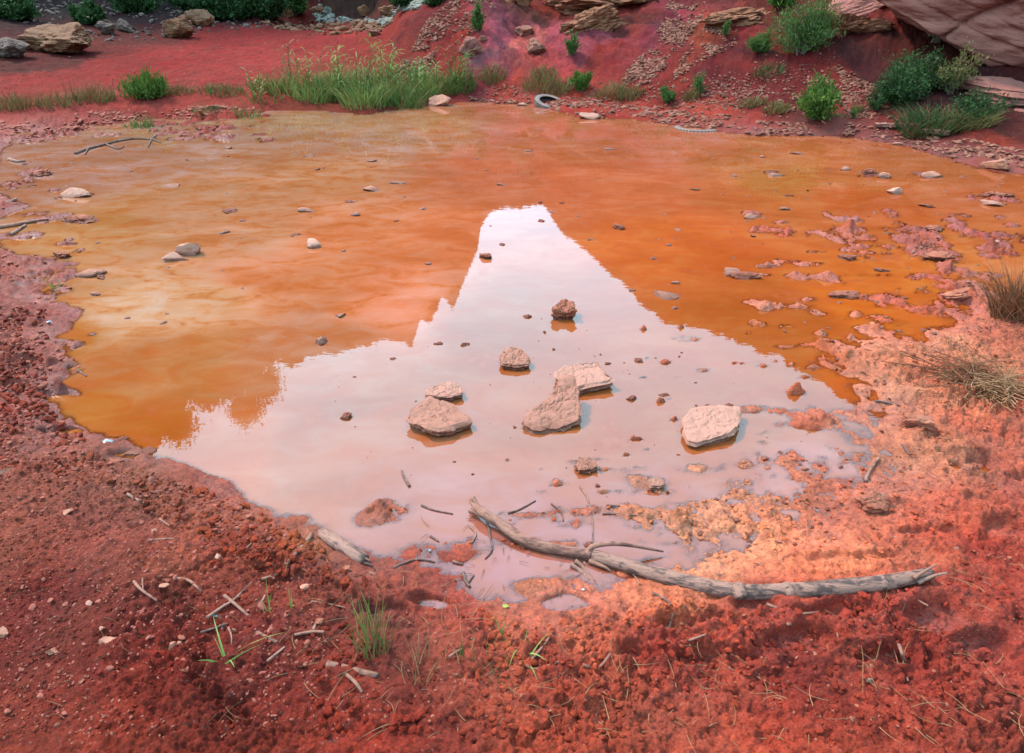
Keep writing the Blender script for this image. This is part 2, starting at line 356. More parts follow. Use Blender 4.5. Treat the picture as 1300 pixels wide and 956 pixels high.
def water_mat():
    m, nt, b, out = newmat('muddy_water')
    p = gpos(nt)
    c = N(nt, 'ShaderNodeAttribute', attribute_name='col').outputs['Color']
    op = N(nt, 'ShaderNodeAttribute', attribute_name='turbid').outputs['Fac']
    ps = spos(nt, p, (.75, 1.25, 1))
    w1 = noise(nt, ps, 1.5, 5, .6, .5); w2 = noise(nt, ps, 5.5, 6, .62, .8); w3 = noise(nt, p, 22, 4, .6, .3)
    c = mix(nt, 1, c, mix(nt, rng_(nt, w1, .32, .68, 0, 1), (.84,.74,.60), (1.12,1.22,1.5)), 'MULTIPLY')
    c = mix(nt, 1, c, mix(nt, rng_(nt, w2, .34, .66, 0, 1), (.98,.76,.45), (1.0,1.16,1.5)), 'MULTIPLY')
    dk = math_(nt, 'MULTIPLY', rng_(nt, w2, .36, .48, 1, 0), rng_(nt, w3, .4, .62, .1, .8))
    c = mix(nt, dk, c, (.24,.055,.018))
    b.inputs['IOR'].default_value = 1.55
    nt.links.new(c, b.inputs['Base Color']); b.inputs['Roughness'].default_value = .0
    b.inputs['Specular IOR Level'].default_value = .5
    bm = bump(nt, noise(nt, spos(nt, p, (1, 2.2, 1)), 7, 3, .5), .05, .004); bm = bump(nt, noise(nt, p, 40, 2, .5), .04, .0006, bm)
    nt.links.new(bm, b.inputs['Normal'])
    # clear-water film where it is shallow: transmitted body with the same mirror on top
    tr = N(nt, 'ShaderNodeBsdfTransparent'); tr.inputs[0].default_value = (1.0, .90, .80, 1)
    gl = N(nt, 'ShaderNodeBsdfGlossy'); gl.inputs['Roughness'].default_value = 0; nt.links.new(bm, gl.inputs['Normal'])
    fr = N(nt, 'ShaderNodeFresnel'); fr.inputs['IOR'].default_value = 1.55; nt.links.new(bm, fr.inputs['Normal'])
    film = N(nt, 'ShaderNodeMixShader'); nt.links.new(fr.outputs[0], film.inputs[0]); nt.links.new(tr.outputs[0], film.inputs[1]); nt.links.new(gl.outputs[0], film.inputs[2])
    ms = N(nt, 'ShaderNodeMixShader'); nt.links.new(op, ms.inputs[0]); nt.links.new(film.outputs[0], ms.inputs[1]); nt.links.new(b.outputs[0], ms.inputs[2])
    nt.links.new(ms.outputs[0], out.inputs[0]); return m
def stone_mat(name, c1, c2, dark, scale=9, wetline=False, strata=None, rough=.85, bstr=.6, bdist=.01, lit_dry_top=None):
    m, nt, b, _ = newmat(name)
    p = gpos(nt) if strata is None else spos(nt, opos(nt), strata)
    q = gpos(nt)
    n1 = noise(nt, p, scale, 6, .62, .3); n2 = noise(nt, p, scale*4, 5, .65); n3 = noise(nt, q, scale*.35, 3)
    c = mix(nt, rng_(nt, n1, .32, .68, 0, 1), c1, c2)
    c = mix(nt, rng_(nt, n3, .45, .65, 0, .5), c, tuple(.5*(a+d) for a, d in zip(c1, dark)))
    c = mix(nt, rng_(nt, n2, .42, .30, 0, .75), c, dark)
    if lit_dry_top is not None:      # upward faces painted paler, light from above put into the colour, over dried silt
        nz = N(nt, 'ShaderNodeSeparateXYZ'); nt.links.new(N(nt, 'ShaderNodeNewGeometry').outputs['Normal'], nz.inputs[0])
        lit_f = math_(nt, 'MULTIPLY', rng_(nt, math_(nt, 'ADD', nz.outputs[2], rng_(nt, n1, 0, 1, -.3, .3)), .45, .85, 0, .9), rng_(nt, n2, .30, .45, .3, 1))
        c = mix(nt, lit_f, c, lit_dry_top)
    if wetline:
        z = N(nt, 'ShaderNodeSeparateXYZ'); nt.links.new(q, z.inputs[0])
        zz = math_(nt, 'ADD', z.outputs[2], rng_(nt, n2, 0, 1, -.012, .012))
        wt = rng_(nt, zz, .008, .034, 1, 0)
        c = mix(nt, math_(nt, 'MULTIPLY', wt, .72), c, dark)
        nt.links.new(rng_(nt, wt, 0, 1, rough, .6), b.inputs['Roughness'])
    else: b.inputs['Roughness'].default_value = rough
    nt.links.new(c, b.inputs['Base Color']); b.inputs['Specular IOR Level'].default_value = .15
    bm = bump(nt, n1, bstr, bdist*2); bm = bump(nt, noise(nt, p, scale*9, 5, .7), bstr, bdist*.5, bm)
    nt.links.new(bm, b.inputs['Normal']); return m
def wood_mat(name, c1, c2, dark):
    m, nt, b, _ = newmat(name)
    a = N(nt, 'ShaderNodeAttribute', attribute_name='grain').outputs['Vector']
    n1 = noise(nt, spos(nt, a, (.9, 9, 1)), 1.3, 8, .7, 1.2); n2 = noise(nt, spos(nt, a, (.55, 1.6, 1)), 1.1, 7, .68, 1.0); n3 = noise(nt, gpos(nt), 60, 4)
    c = mix(nt, rng_(nt, n1, .35, .65, 0, 1), c1, c2); c = mix(nt, rng_(nt, n2, .47, .56, 0, .9), c, dark)
    c = mix(nt, rng_(nt, n3, .52, .7, 0, .5), c, (.36,.15,.10))
    nt.links.new(c, b.inputs['Base Color']); b.inputs['Roughness'].default_value = .75
    bm = bump(nt, n1, .8, .008); bm = bump(nt, n3, .4, .002, bm); nt.links.new(bm, b.inputs['Normal']); return m
def leaf_mat(name, c1, c2, rough=.6, trans=.25):
    m, nt, b, out = newmat(name)
    g = N(nt, 'ShaderNodeNewGeometry'); r = g.outputs['Random Per Island']
    c = mix(nt, r, c1, c2); c = mix(nt, rng_(nt, noise(nt, g.outputs['Position'], 6, 3), .35, .65, 0, .55), c, tuple(.55*q for q in c1))
    nt.links.new(c, b.inputs['Base Color']); b.inputs['Roughness'].default_value = rough; b.inputs['Specular IOR Level'].default_value = .12
    t = N(nt, 'ShaderNodeBsdfTranslucent'); nt.links.new(c, t.inputs[0])
    ms = N(nt, 'ShaderNodeMixShader'); ms.inputs[0].default_value = trans; nt.links.new(b.outputs[0], ms.inputs[1]); nt.links.new(t.outputs[0], ms.inputs[2])
    nt.links.new(ms.outputs[0], out.inputs[0]); return m
def plain_mat(name, c, rough=.7, ns=30):
    m, nt, b, _ = newmat(name); p = gpos(nt)
    cc = mix(nt, rng_(nt, noise(nt, p, ns, 5, .6), .35, .65, 0, 1), tuple(.75*q for q in c), tuple(min(1, 1.25*q) for q in c))
    nt.links.new(cc, b.inputs['Base Color']); b.inputs['Roughness'].default_value = rough
    nt.links.new(bump(nt, noise(nt, p, ns*3, 4), .3, .003), b.inputs['Normal']); return m

M_soil = soil_mat(); M_water = water_mat()
M_pink = stone_mat('pink_stone', (.42,.19,.125), (.32,.125,.08), (.13,.035,.018), 11, wetline=True, lit_dry_top=(.36,.150,.108))
M_tan = stone_mat('tan_stone', (.36,.125,.07), (.28,.085,.045), (.10,.022,.010), 12, wetline=True, lit_dry_top=(.30,.115,.078))
M_small = stone_mat('muddy_pink_stone', (.46,.19,.125), (.33,.11,.068), (.08,.02,.012), 22, wetline=True)
M_clod = stone_mat('red_clod', (.26,.065,.035), (.34,.11,.065), (.08,.015,.008), 16, wetline=True)
M_peb = stone_mat('pebble_soil', (.33,.095,.062), (.24,.055,.036), (.14,.03,.02), 30)
M_boul = stone_mat('ochre_boulder', (.15,.044,.018), (.26,.098,.045), (.022,.009,.006), 4.5, bdist=.05, bstr=.9, lit_dry_top=(.21,.088,.050))
M_boulg = stone_mat('grey_boulder', (.10,.05,.038), (.17,.10,.08), (.025,.011,.008), 5, bdist=.03)
M_rub = stone_mat('slope_rubble', (.18,.052,.032), (.26,.095,.06), (.07,.016,.011), 12)
M_grey = stone_mat('grey_rubble', (.15,.125,.105), (.26,.20,.15), (.06,.035,.025), 8)
M_cliff = stone_mat('strata_rock', (.24,.070,.052), (.36,.125,.088), (.055,.016,.014), 1.7, strata=(1.0,1.0,4.5), bstr=.8, bdist=.03)
M_ledge = stone_mat('orange_ledge_rock', (.19,.055,.025), (.27,.10,.05), (.04,.010,.007), 3, strata=(1.2,1.2,3.5), bstr=.8, bdist=.03)
M_wood = wood_mat('weathered_wood', (.36,.158,.105), (.21,.086,.060), (.045,.019,.014))
M_twig = wood_mat('red_muddy_twig', (.31,.12,.075), (.22,.075,.042), (.10,.025,.015))
M_dtwig = wood_mat('dark_twig', (.10,.04,.03), (.16,.065,.045), (.05,.02,.015))
M_straw = leaf_mat('dry_straw', (.30,.125,.055), (.42,.20,.10), .7, .15)
M_straw2 = leaf_mat('brown_straw', (.15,.05,.022), (.26,.10,.05), .7, .1)
M_reed = leaf_mat('reed_green', (.14,.19,.035), (.27,.29,.08))
M_dry = leaf_mat('olive_grass', (.13,.12,.035), (.24,.16,.055))
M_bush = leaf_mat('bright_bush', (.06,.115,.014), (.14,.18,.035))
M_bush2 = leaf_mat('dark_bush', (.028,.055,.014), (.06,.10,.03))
M_bush3 = leaf_mat('mid_bush', (.06,.11,.02), (.12,.17,.045))
M_tree = leaf_mat('tree_leaves', (.035,.06,.018), (.06,.095,.03))
M_bark = plain_mat('bark', (.12,.07,.05), .9, 14)
M_rubber = plain_mat('muddy_rubber', (.15,.08,.06), .7, 9)
M_rubberin = plain_mat('dark_rubber', (.03,.022,.02), .6, 20)
M_blue = plain_mat('pale_blue_plastic', (.26,.25,.26), .4, 60)
M_white = plain_mat('white_paper', (.36,.32,.30), .6, 60)

# ------------------------------------------------------------------ ground mesh
def sym(n, a, lim_dense=.66, lim=1.7, nout=28):
    c = np.linspace(-lim_dense, lim_dense, n); o = lim_dense + (lim-lim_dense)*(np.linspace(0, 1, nout+1)[1:]**1.6)
    return np.concatenate([-o[::-1], c, o])
def grid(s, ys):
    SS, YY = np.meshgrid(s, ys); X = SS*(YY+2.0); Y = YY.copy()
    nr, nc = X.shape; idx = np.arange(nr*nc).reshape(nr, nc)
    F = np.stack([idx[:-1,:-1], idx[:-1,1:], idx[1:,1:], idx[1:,:-1]], -1).reshape(-1, 4)
    return X.ravel(), Y.ravel(), F, (nr, nc)
dep = np.linspace(math.radians(66), math.radians(9.3), 640)
ys = np.concatenate([np.linspace(-1.6, .68, 14), H0/np.tan(dep), np.linspace(10.15, 14, 120), np.geomspace(14.08, 39, 110)])
X, Y, F, SHP = grid(sym(880, 0), ys)
Z = height(X, Y)

# colour zones of the soil (photo pixel of the place, sRGB as it looks there, brightness factor kept for real albedo)
CZ = [ # near left dry soil
 (30,620,172,86,72),(120,700,165,76,66),(60,800,140,52,48),(220,800,146,56,50),(330,850,150,60,54),(200,640,180,90,72),(300,690,182,88,68),(-150,700,150,60,52),(-100,500,140,56,52),
 (40,450,175,88,80),(30,400,172,86,80),(70,540,165,74,64),(20,350,175,92,84),(30,300,170,84,76),(20,260,172,86,78),(10,200,160,70,66),(100,160,170,82,76),
 (420,700,206,112,82),(380,760,172,72,56),(470,760,190,86,66),(560,780,186,80,62),(450,850,158,64,54),(600,830,180,78,62),(500,650,208,116,84),(520,950,160,66,54),
 (350,640,200,104,76),(280,620,190,92,70),(650,800,205,104,80),(760,790,206,104,80),(720,840,170,72,56),(850,760,208,108,80),(900,810,170,68,54),(850,850,150,58,48),(1000,790,160,62,50),(1000,860,140,50,42),
 (1080,760,165,64,54),(1130,800,160,66,58),(1200,760,170,70,60),(1150,850,150,58,50),(1250,850,165,76,70),(1280,760,172,76,66),(1220,700,168,70,58),(1150,690,195,96,74),(1280,640,185,90,76),(1500,800,160,70,60),
 (900,660,222,132,102),(980,640,224,136,106),(1050,700,216,116,86),(1100,640,205,108,86),(1200,640,205,108,88),(1240,560,205,112,94),(1150,560,214,124,98),(1160,480,224,140,112),(1220,450,220,134,106),(1100,445,226,142,112),(1290,500,200,108,90),(1290,440,205,110,86),
 (1400,450,190,95,80),(1060,300,215,124,96),(1160,300,198,104,80),(1260,260,196,108,96),(1200,370,205,118,98),(1000,350,222,138,112),(1290,220,165,76,62),(1250,190,150,62,48),
 # bed of the pond
 (600,600,205,118,82),(700,700,206,112,80),(400,500,206,118,70),(300,300,196,120,66),(650,300,206,110,60),(1000,450,210,104,48),(850,250,205,104,54),(1150,380,210,105,50),
 # far bank
 (40,140,168,88,82),(200,135,160,80,72),(300,140,165,84,72),(400,125,130,72,48),(520,120,130,76,50),(640,120,176,84,66),(720,125,180,86,70),(820,135,170,78,64),(900,145,185,92,76),(960,150,165,70,56),(1060,150,150,66,50),(1150,165,140,56,42),(1230,180,135,50,40),
 # red path
 (40,105,160,68,66),(140,80,156,60,60),(250,70,164,62,64),(350,75,170,72,72),(400,50,160,58,60),(300,45,158,58,60),(440,40,162,66,62),(470,70,150,54,48),(490,45,150,56,44),(460,90,152,60,50),
 (60,118,150,72,56),(300,105,166,72,70),(150,95,164,66,64),
 # dark back slope
 (60,10,50,34,28),(150,15,58,34,30),(0,20,60,36,30),(200,10,44,28,24),(300,10,26,26,20),(150,45,100,50,44),(20,85,96,54,46),(100,78,96,44,38),(380,22,120,50,40),(340,10,28,30,22),
 (450,5,70,62,50),(500,15,48,40,30),
 # central purple slopes
 (540,30,118,42,38),(560,60,150,60,44),(520,75,140,56,48),(540,90,146,66,50),(580,85,148,72,58),(600,60,120,70,60),(640,30,148,84,106),(625,50,156,88,108),(610,75,146,104,118),(600,95,158,86,100),(660,50,190,128,124),(630,90,166,90,104),(655,72,176,98,104),(690,70,180,92,88),(650,90,168,86,84),
 (680,20,96,52,46),(700,10,140,66,40),(720,30,156,84,100),(680,95,182,92,82),(730,50,148,80,98),(760,45,128,76,96),(745,60,148,82,96),(750,15,150,72,40),(790,20,128,52,28),(760,80,140,62,52),(780,35,150,80,62),(720,85,166,76,80),(700,75,170,86,96),
 (820,40,132,60,78),(850,20,138,66,92),(865,5,140,70,96),(820,80,138,54,56),(860,60,130,54,54),(880,10,130,70,70),(840,100,128,46,40),(900,80,116,34,28),(880,50,150,80,54),(900,30,160,90,60),(870,90,146,66,46),(930,50,118,38,34),
 (930,90,120,42,40),(950,110,112,34,34),(900,115,100,32,30),(1000,80,118,40,42),(960,70,130,56,56),(980,100,110,36,38),(1020,90,120,46,42),(1070,100,130,60,56),(1000,60,120,60,50),(1040,130,106,44,36),(1080,120,140,80,74),(1100,75,92,46,34),
 (1120,100,80,40,28),(1150,120,86,42,30),(1200,150,66,34,24),(1280,160,90,40,36),(1250,130,60,30,26),(1000,20,110,60,40),(1080,20,110,50,40),(1200,20,110,60,50),
]
cz = []
for px, py, r, g, b_ in CZ:
    p = at(px, py) if py < 170 else np.array([*flat(px, py), 0])
    cz.append((p[0], p[1], *lin((r, g, b_)), ))
cz = np.array(cz)
def zone_col(X, Y):
    # distances measured in a space squeezed like the ground seen at a grazing angle, jittered by noise
    jx = X + (.10+.02*Y)*fbm2(X*1.5, Y*1.0, 3, 101); jy = Y + (.10+.035*Y)*fbm2(X*1.2+9, Y*.8, 3, 103)
    acc = np.zeros((len(X), 3)); wt = np.zeros(len(X))
    for x, y, r, g, b_ in cz:
        sx = .10+.075*y; sy = .10+.11*y if y < 10 else .10+.075*y
        q = ((jx-x)/sx)**2+((jy-y)/sy)**2
        w = 1/(q+.02)**2.2
        acc += w[:, None]*np.array([r, g, b_]); wt += w
    return acc/wt[:, None]
def band(px0, py0, px1, py1): 
    a = at(px0, py0); b = at(px1, py1); return a[:2], b[:2]
LIGHT = 1.55
def soil_colour(X, Y):
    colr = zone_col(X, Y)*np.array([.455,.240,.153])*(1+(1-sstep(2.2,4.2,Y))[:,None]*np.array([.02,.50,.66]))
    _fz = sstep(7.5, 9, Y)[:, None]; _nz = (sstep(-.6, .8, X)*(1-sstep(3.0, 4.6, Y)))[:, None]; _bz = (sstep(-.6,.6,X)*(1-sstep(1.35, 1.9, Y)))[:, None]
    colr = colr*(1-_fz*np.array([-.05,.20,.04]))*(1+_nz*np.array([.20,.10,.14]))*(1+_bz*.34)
    _sl = (sstep(9.6,10.6,Y)*sstep(-.08,-.05,X/np.maximum(Y,1))*(1-sstep(.16,.24,X/np.maximum(Y,1))))[:, None]; colr = colr*(1+_sl*np.array([.10,.22,.38]))
    hv = fbm2(X*.8+5, Y*.8, 3, 150)[:, None]; hv2 = fbm2(X*2.7, Y*2.7, 3, 152)[:, None]
    colr = colr*(1+hv*np.array([.06,.34,.40])+hv2*np.array([-.10,.14,.20]))
    return colr
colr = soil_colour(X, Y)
D = sdf(X, Y)
# wet mud: darker nothing, only glossier; far dry
wet = sstep(.060+.05*sstep(.8,2.2,X), .004, Z)*(1-sstep(7.5, 9.0, Y)) * .9
wet = np.clip(wet*(.75+.6*fbm2(X*3, Y*3, 3, 120)), 0, 1)
wet = np.maximum(wet, .35*(1-sstep(0,.8,D))*(1-sstep(8,9,Y)))
wet = wet*sstep(-.004, .002, Z)
# random lighter and darker patches over all the earth
lowf = noise2(X*7, Y*7, 130)*.5+noise2(X*15, Y*15, 131)*.5
colr = colr*(1+.22*lowf[:, None])
# strata streaks on the slopes, running down and left
az = X/np.maximum(Y, 1)
slope = sstep(10.6, 11.2, Y)*sstep(-.12, -.03, az) + sstep(9.0, 9.8, Y)*sstep(.2, .3, az)
st = fbm2((X*1.0+Y*.9)*1.6, (Y-X*.55)*.45, 4, 140)
st2 = fbm2((X*1.0+Y*.9)*4.5, (Y-X*.55)*1.2, 3, 143)
slope = np.clip(slope, 0, 1)[:, None]
colr = colr*(1+slope*.65*st[:, None]*np.array([1,.8,.8])+slope*.25*st2[:, None])
colr = np.clip(colr, .004, .8)
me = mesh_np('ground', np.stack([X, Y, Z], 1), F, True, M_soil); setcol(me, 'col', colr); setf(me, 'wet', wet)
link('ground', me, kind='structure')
# wide plain below and beyond, out to the horizon
fx = np.array([[-900,-900,-.45],[900,-900,-.45],[900,900,-.45],[-900,900,-.45]])
me = mesh_np('plain', fx, [[0,1,2,3]], False, M_soil); setcol(me, 'col', np.tile([.2,.08,.06], (4,1))); setf(me, 'wet', np.zeros(4))
link('terrain', me, kind='structure')
# land behind the viewer, joined to the near edge
XB, YB = np.meshgrid(np.linspace(-9, 9, 90), np.linspace(-9, -1.55, 40))
ZB = height(XB.ravel(), YB.ravel(), False).reshape(XB.shape); ZB = ZB*1.0 - .006
idx = np.arange(XB.size).reshape(XB.shape); FB = np.stack([idx[:-1,:-1], idx[:-1,1:], idx[1:,1:], idx[1:,:-1]], -1).reshape(-1,4)
me = mesh_np('bank', np.stack([XB.ravel(), YB.ravel(), ZB.ravel()], 1), FB, True, M_soil); setcol(me, 'col', np.tile([.2,.08,.06], (XB.size,1))); setf(me, 'wet', np.zeros(XB.size))
link('bank', me, kind='structure')

# ------------------------------------------------------------------ water sheet
deepw = np.linspace(math.radians(62), math.radians(8.9), 330)
XW, YW, FW, _ = grid(sym(420, 0, .66, 1.3, 30), H0/np.tan(deepw))
ZT = height(XW, YW)
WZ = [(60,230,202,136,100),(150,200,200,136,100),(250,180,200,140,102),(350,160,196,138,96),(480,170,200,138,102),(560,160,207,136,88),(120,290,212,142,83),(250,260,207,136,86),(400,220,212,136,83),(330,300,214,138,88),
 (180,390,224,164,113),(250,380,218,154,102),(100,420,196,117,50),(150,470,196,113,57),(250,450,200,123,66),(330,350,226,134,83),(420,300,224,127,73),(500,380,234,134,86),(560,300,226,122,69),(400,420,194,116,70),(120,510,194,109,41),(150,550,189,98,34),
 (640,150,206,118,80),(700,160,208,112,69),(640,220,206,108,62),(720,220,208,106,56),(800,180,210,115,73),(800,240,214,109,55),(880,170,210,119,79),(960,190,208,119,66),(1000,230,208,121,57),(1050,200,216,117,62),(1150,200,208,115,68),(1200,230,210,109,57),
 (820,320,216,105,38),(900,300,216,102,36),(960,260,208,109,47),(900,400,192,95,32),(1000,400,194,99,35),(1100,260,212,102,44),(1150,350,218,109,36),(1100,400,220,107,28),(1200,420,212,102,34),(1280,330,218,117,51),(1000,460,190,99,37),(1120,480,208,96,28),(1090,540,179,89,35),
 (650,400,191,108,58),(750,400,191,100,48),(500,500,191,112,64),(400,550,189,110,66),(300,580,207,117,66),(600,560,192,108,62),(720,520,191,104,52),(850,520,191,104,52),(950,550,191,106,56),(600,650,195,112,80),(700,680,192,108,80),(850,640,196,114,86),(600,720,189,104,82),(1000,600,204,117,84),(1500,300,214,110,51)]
wz = []
for px, py, r, g, b_ in WZ:
    x, y = flat(px, py); wz.append((x, y, *lin((r, g, b_))))
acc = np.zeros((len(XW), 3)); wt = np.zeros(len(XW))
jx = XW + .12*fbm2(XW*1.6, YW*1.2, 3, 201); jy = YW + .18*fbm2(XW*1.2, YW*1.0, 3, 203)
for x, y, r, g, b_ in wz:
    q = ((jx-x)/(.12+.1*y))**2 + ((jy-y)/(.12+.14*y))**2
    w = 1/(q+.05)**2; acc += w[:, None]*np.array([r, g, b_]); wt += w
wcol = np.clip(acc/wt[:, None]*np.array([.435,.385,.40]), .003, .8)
turb = 1-np.exp(-np.maximum(-ZT, 0)/.004)
near_z = ZT.reshape(330, -1)
keep = (ZT[FW] < .02).any(1)
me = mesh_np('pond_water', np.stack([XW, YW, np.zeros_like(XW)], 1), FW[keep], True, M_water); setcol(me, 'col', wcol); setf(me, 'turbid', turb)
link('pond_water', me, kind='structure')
#PART2
# ------------------------------------------------------------------ shape builders
_ICO = {}
def ico(n):
    if n not in _ICO:
        bm = bmesh.new(); bmesh.ops.create_icosphere(bm, subdivisions=n, radius=1)
        v = np.array([q.co[:] for q in bm.verts]); f = np.array([[w.index for w in q.verts] for q in bm.faces]); bm.free(); _ICO[n] = (v, f)
    return _ICO[n]
def rock_vf(seed, size, level=4, planes=12, rough=.06, cut=(.55,.85), strata=0.0, nscale=2.2, smooth_cut=.04):
    r = np.random.default_rng(seed); v, f = ico(level); v = v.copy()
    P = r.normal(size=(planes, 3)); P /= np.linalg.norm(P, axis=1)[:, None]
    for n in P:
        d = r.uniform(*cut); s = v@n; over = np.maximum(s-d, 0)
        v -= over[:, None]*n*(1-smooth_cut)
    o = r.uniform(-50, 50, 3)
    nrm = v/np.maximum(np.linalg.norm(v, axis=1), 1e-6)[:, None]
    a = fbm3(v*nscale+o, 5, seed % 97, .55); b = np.abs(fbm3(v*nscale*1.7+o+9, 3, seed % 89))
    v += nrm*(rough*1.6*a - rough*.9*np.clip(.25-b, 0, 1)*2)[:, None]
    if strata:
        k = v[:, 2]*6 + .9*fbm3(v*1.3+o, 2, 5); w = np.abs((k % 1.0)-.5)*2
        hor = 1-np.abs(nrm[:, 2])**2
        v[:, :2] *= (1-strata*hor*sstep(.35, .95, w))[:, None]
    v *= np.asarray(size)
    return v, f
def rock_obj(name, pos, size, mat, label=None, cat=None, group=None, seed=1, rz=0, tilt=(0,0), sink=.45, parent=None, kind=None, level=4, **kw):
    v, f = rock_vf(seed, size, level, **kw)
    me = mesh_np(name, v, f, False if level <= 2 else True, mat)
    if level > 2:
        try: me.set_sharp_from_angle(angle=math.radians(32))
        except Exception: pass
    o = link(name, me, parent, (pos[0], pos[1], pos[2] + size[2]*(.72-2*sink*.72)), label, cat, group, kind)
    o.rotation_euler = (tilt[0], tilt[1], rz); return o
def slab_obj(pts, ztop, base, tilt=(0,0), label='', cat='stone', group=None, mat=None, seed=3, rough=.012, under=.2, name='stone', strata=.004):
    """an angular stone whose upper face has the given outline (photo pixels seen at height ztop)"""
    ptm = np.array(pts, float); mn = ptm[:, 1].mean(); mx = ptm[:, 1].max(); fr = .62*ztop/pxm((*flat(*ptm.mean(0)), ztop))
    ptm[:, 1] -= fr*np.clip((ptm[:, 1]-mn)/(mx-mn), 0, 1)      # the outline includes the front face: pull the top edge back
    P = flatpoly(ptm, ztop); c = P.mean(0); Q = P-c
    ang = np.arctan2(Q[:, 1], Q[:, 0]); o = np.argsort(ang); ang = ang[o]; rad = np.hypot(*Q[o].T)
    ang = np.concatenate([ang-2*math.pi, ang, ang+2*math.pi]); rad = np.tile(rad, 3)
    # straight edges between outline corners
    nth = 130; th = np.linspace(-math.pi, math.pi, nth, endpoint=False); R = np.zeros(nth)
    for i, t in enumerate(th):
        k = np.searchsorted(ang, t); a0, a1, r0, r1 = ang[k-1], ang[k], rad[k-1], rad[k]
        p0 = np.array([r0*math.cos(a0), r0*math.sin(a0)]); p1 = np.array([r1*math.cos(a1), r1*math.sin(a1)]); d = p1-p0
        den = math.cos(t)*d[1]-math.sin(t)*d[0]; R[i] = (p0[0]*d[1]-p0[1]*d[0])/den if abs(den) > 1e-9 else r0
    R = np.clip(R, .2*rad.min(), rad.max())
    rr = np.random.default_rng(seed)
    rings = [(q_, 0) for q_ in np.linspace(.015, .93, 34)] + [(.955, -.02), (.975, -.06), (.99, -.13), (1.0, -.22)] + [(1.0-.02*k_-.004*k_*k_, -.22-.09*k_) for k_ in range(1, 13)]
    thick = ztop - base; V = []
    for rf, zf in rings:
        for i, t in enumerate(th):
            rad_ = R[i]*rf*(1-under*max(0, -zf-.3)*.5)
            V.append((math.cos(t)*rad_, math.sin(t)*rad_, ztop + zf*thick))
    V = np.array(V); size = R.mean()
    n = fbm3(V/size*1.3+seed*3.1, 5, seed, .5)+1.1*np.minimum(fbm3(V/size*.9+seed*1.7, 2, seed+40), .12); n2 = fbm3(V/size*5+seed, 4, seed+1, .6)
    ridg = np.abs(fbm3(V/size*2.4+seed*5, 3, seed+2))
    nr = np.stack([V[:, 0], V[:, 1], V[:, 2]-(ztop-thick*.6)], 1); top = np.repeat([1 if z > -.05 else 0 for _, z in rings], nth)
    nrm = nr/np.linalg.norm(nr, axis=1)[:, None]; nrm[top == 1] = (0, 0, 1)
    disp = rough*(2.0*n+.45*n2) - rough*1.2*np.clip(.10-ridg, 0, 1)*4
    side = 1-top; lay = (np.sin((V[:, 2]+.006*n)/thick*23+seed)+.8*n+.9*n2)*strata*1.5*side
    V = V + nrm*(disp+lay)[:, None]
    V[:, 2] += (V[:, 0]*tilt[0]+V[:, 1]*tilt[1])*np.clip((V[:, 2]-base)/thick, 0, 1)
    F = []
    nr_ = len(rings)
    for a in range(nr_-1):
        for i in range(nth):
            j = (i+1) % nth; F.append((a*nth+i, (a+1)*nth+i, (a+1)*nth+j, a*nth+j))
    # close the tiny centre
    cidx = len(V); V = np.vstack([V, [[0, 0, V[:nth, 2].mean()]]])
    for i in range(nth): F.append((cidx, i, (i+1) % nth, cidx))
    F = [f if f[0] != f[3] else f for f in F]
    me = bpy.data.meshes.new(name); me.from_pydata(V.tolist(), [], [tuple(dict.fromkeys(map(int, f))) for f in F]); me.materials.append(mat)
    me.polygons.foreach_set('use_smooth', np.ones(len(me.polygons), bool)); me.validate(); me.update()
    try: me.set_sharp_from_angle(angle=math.radians(38))
    except Exception: pass
    return link(name, me, None, (c[0], c[1], 0), label, cat, group)
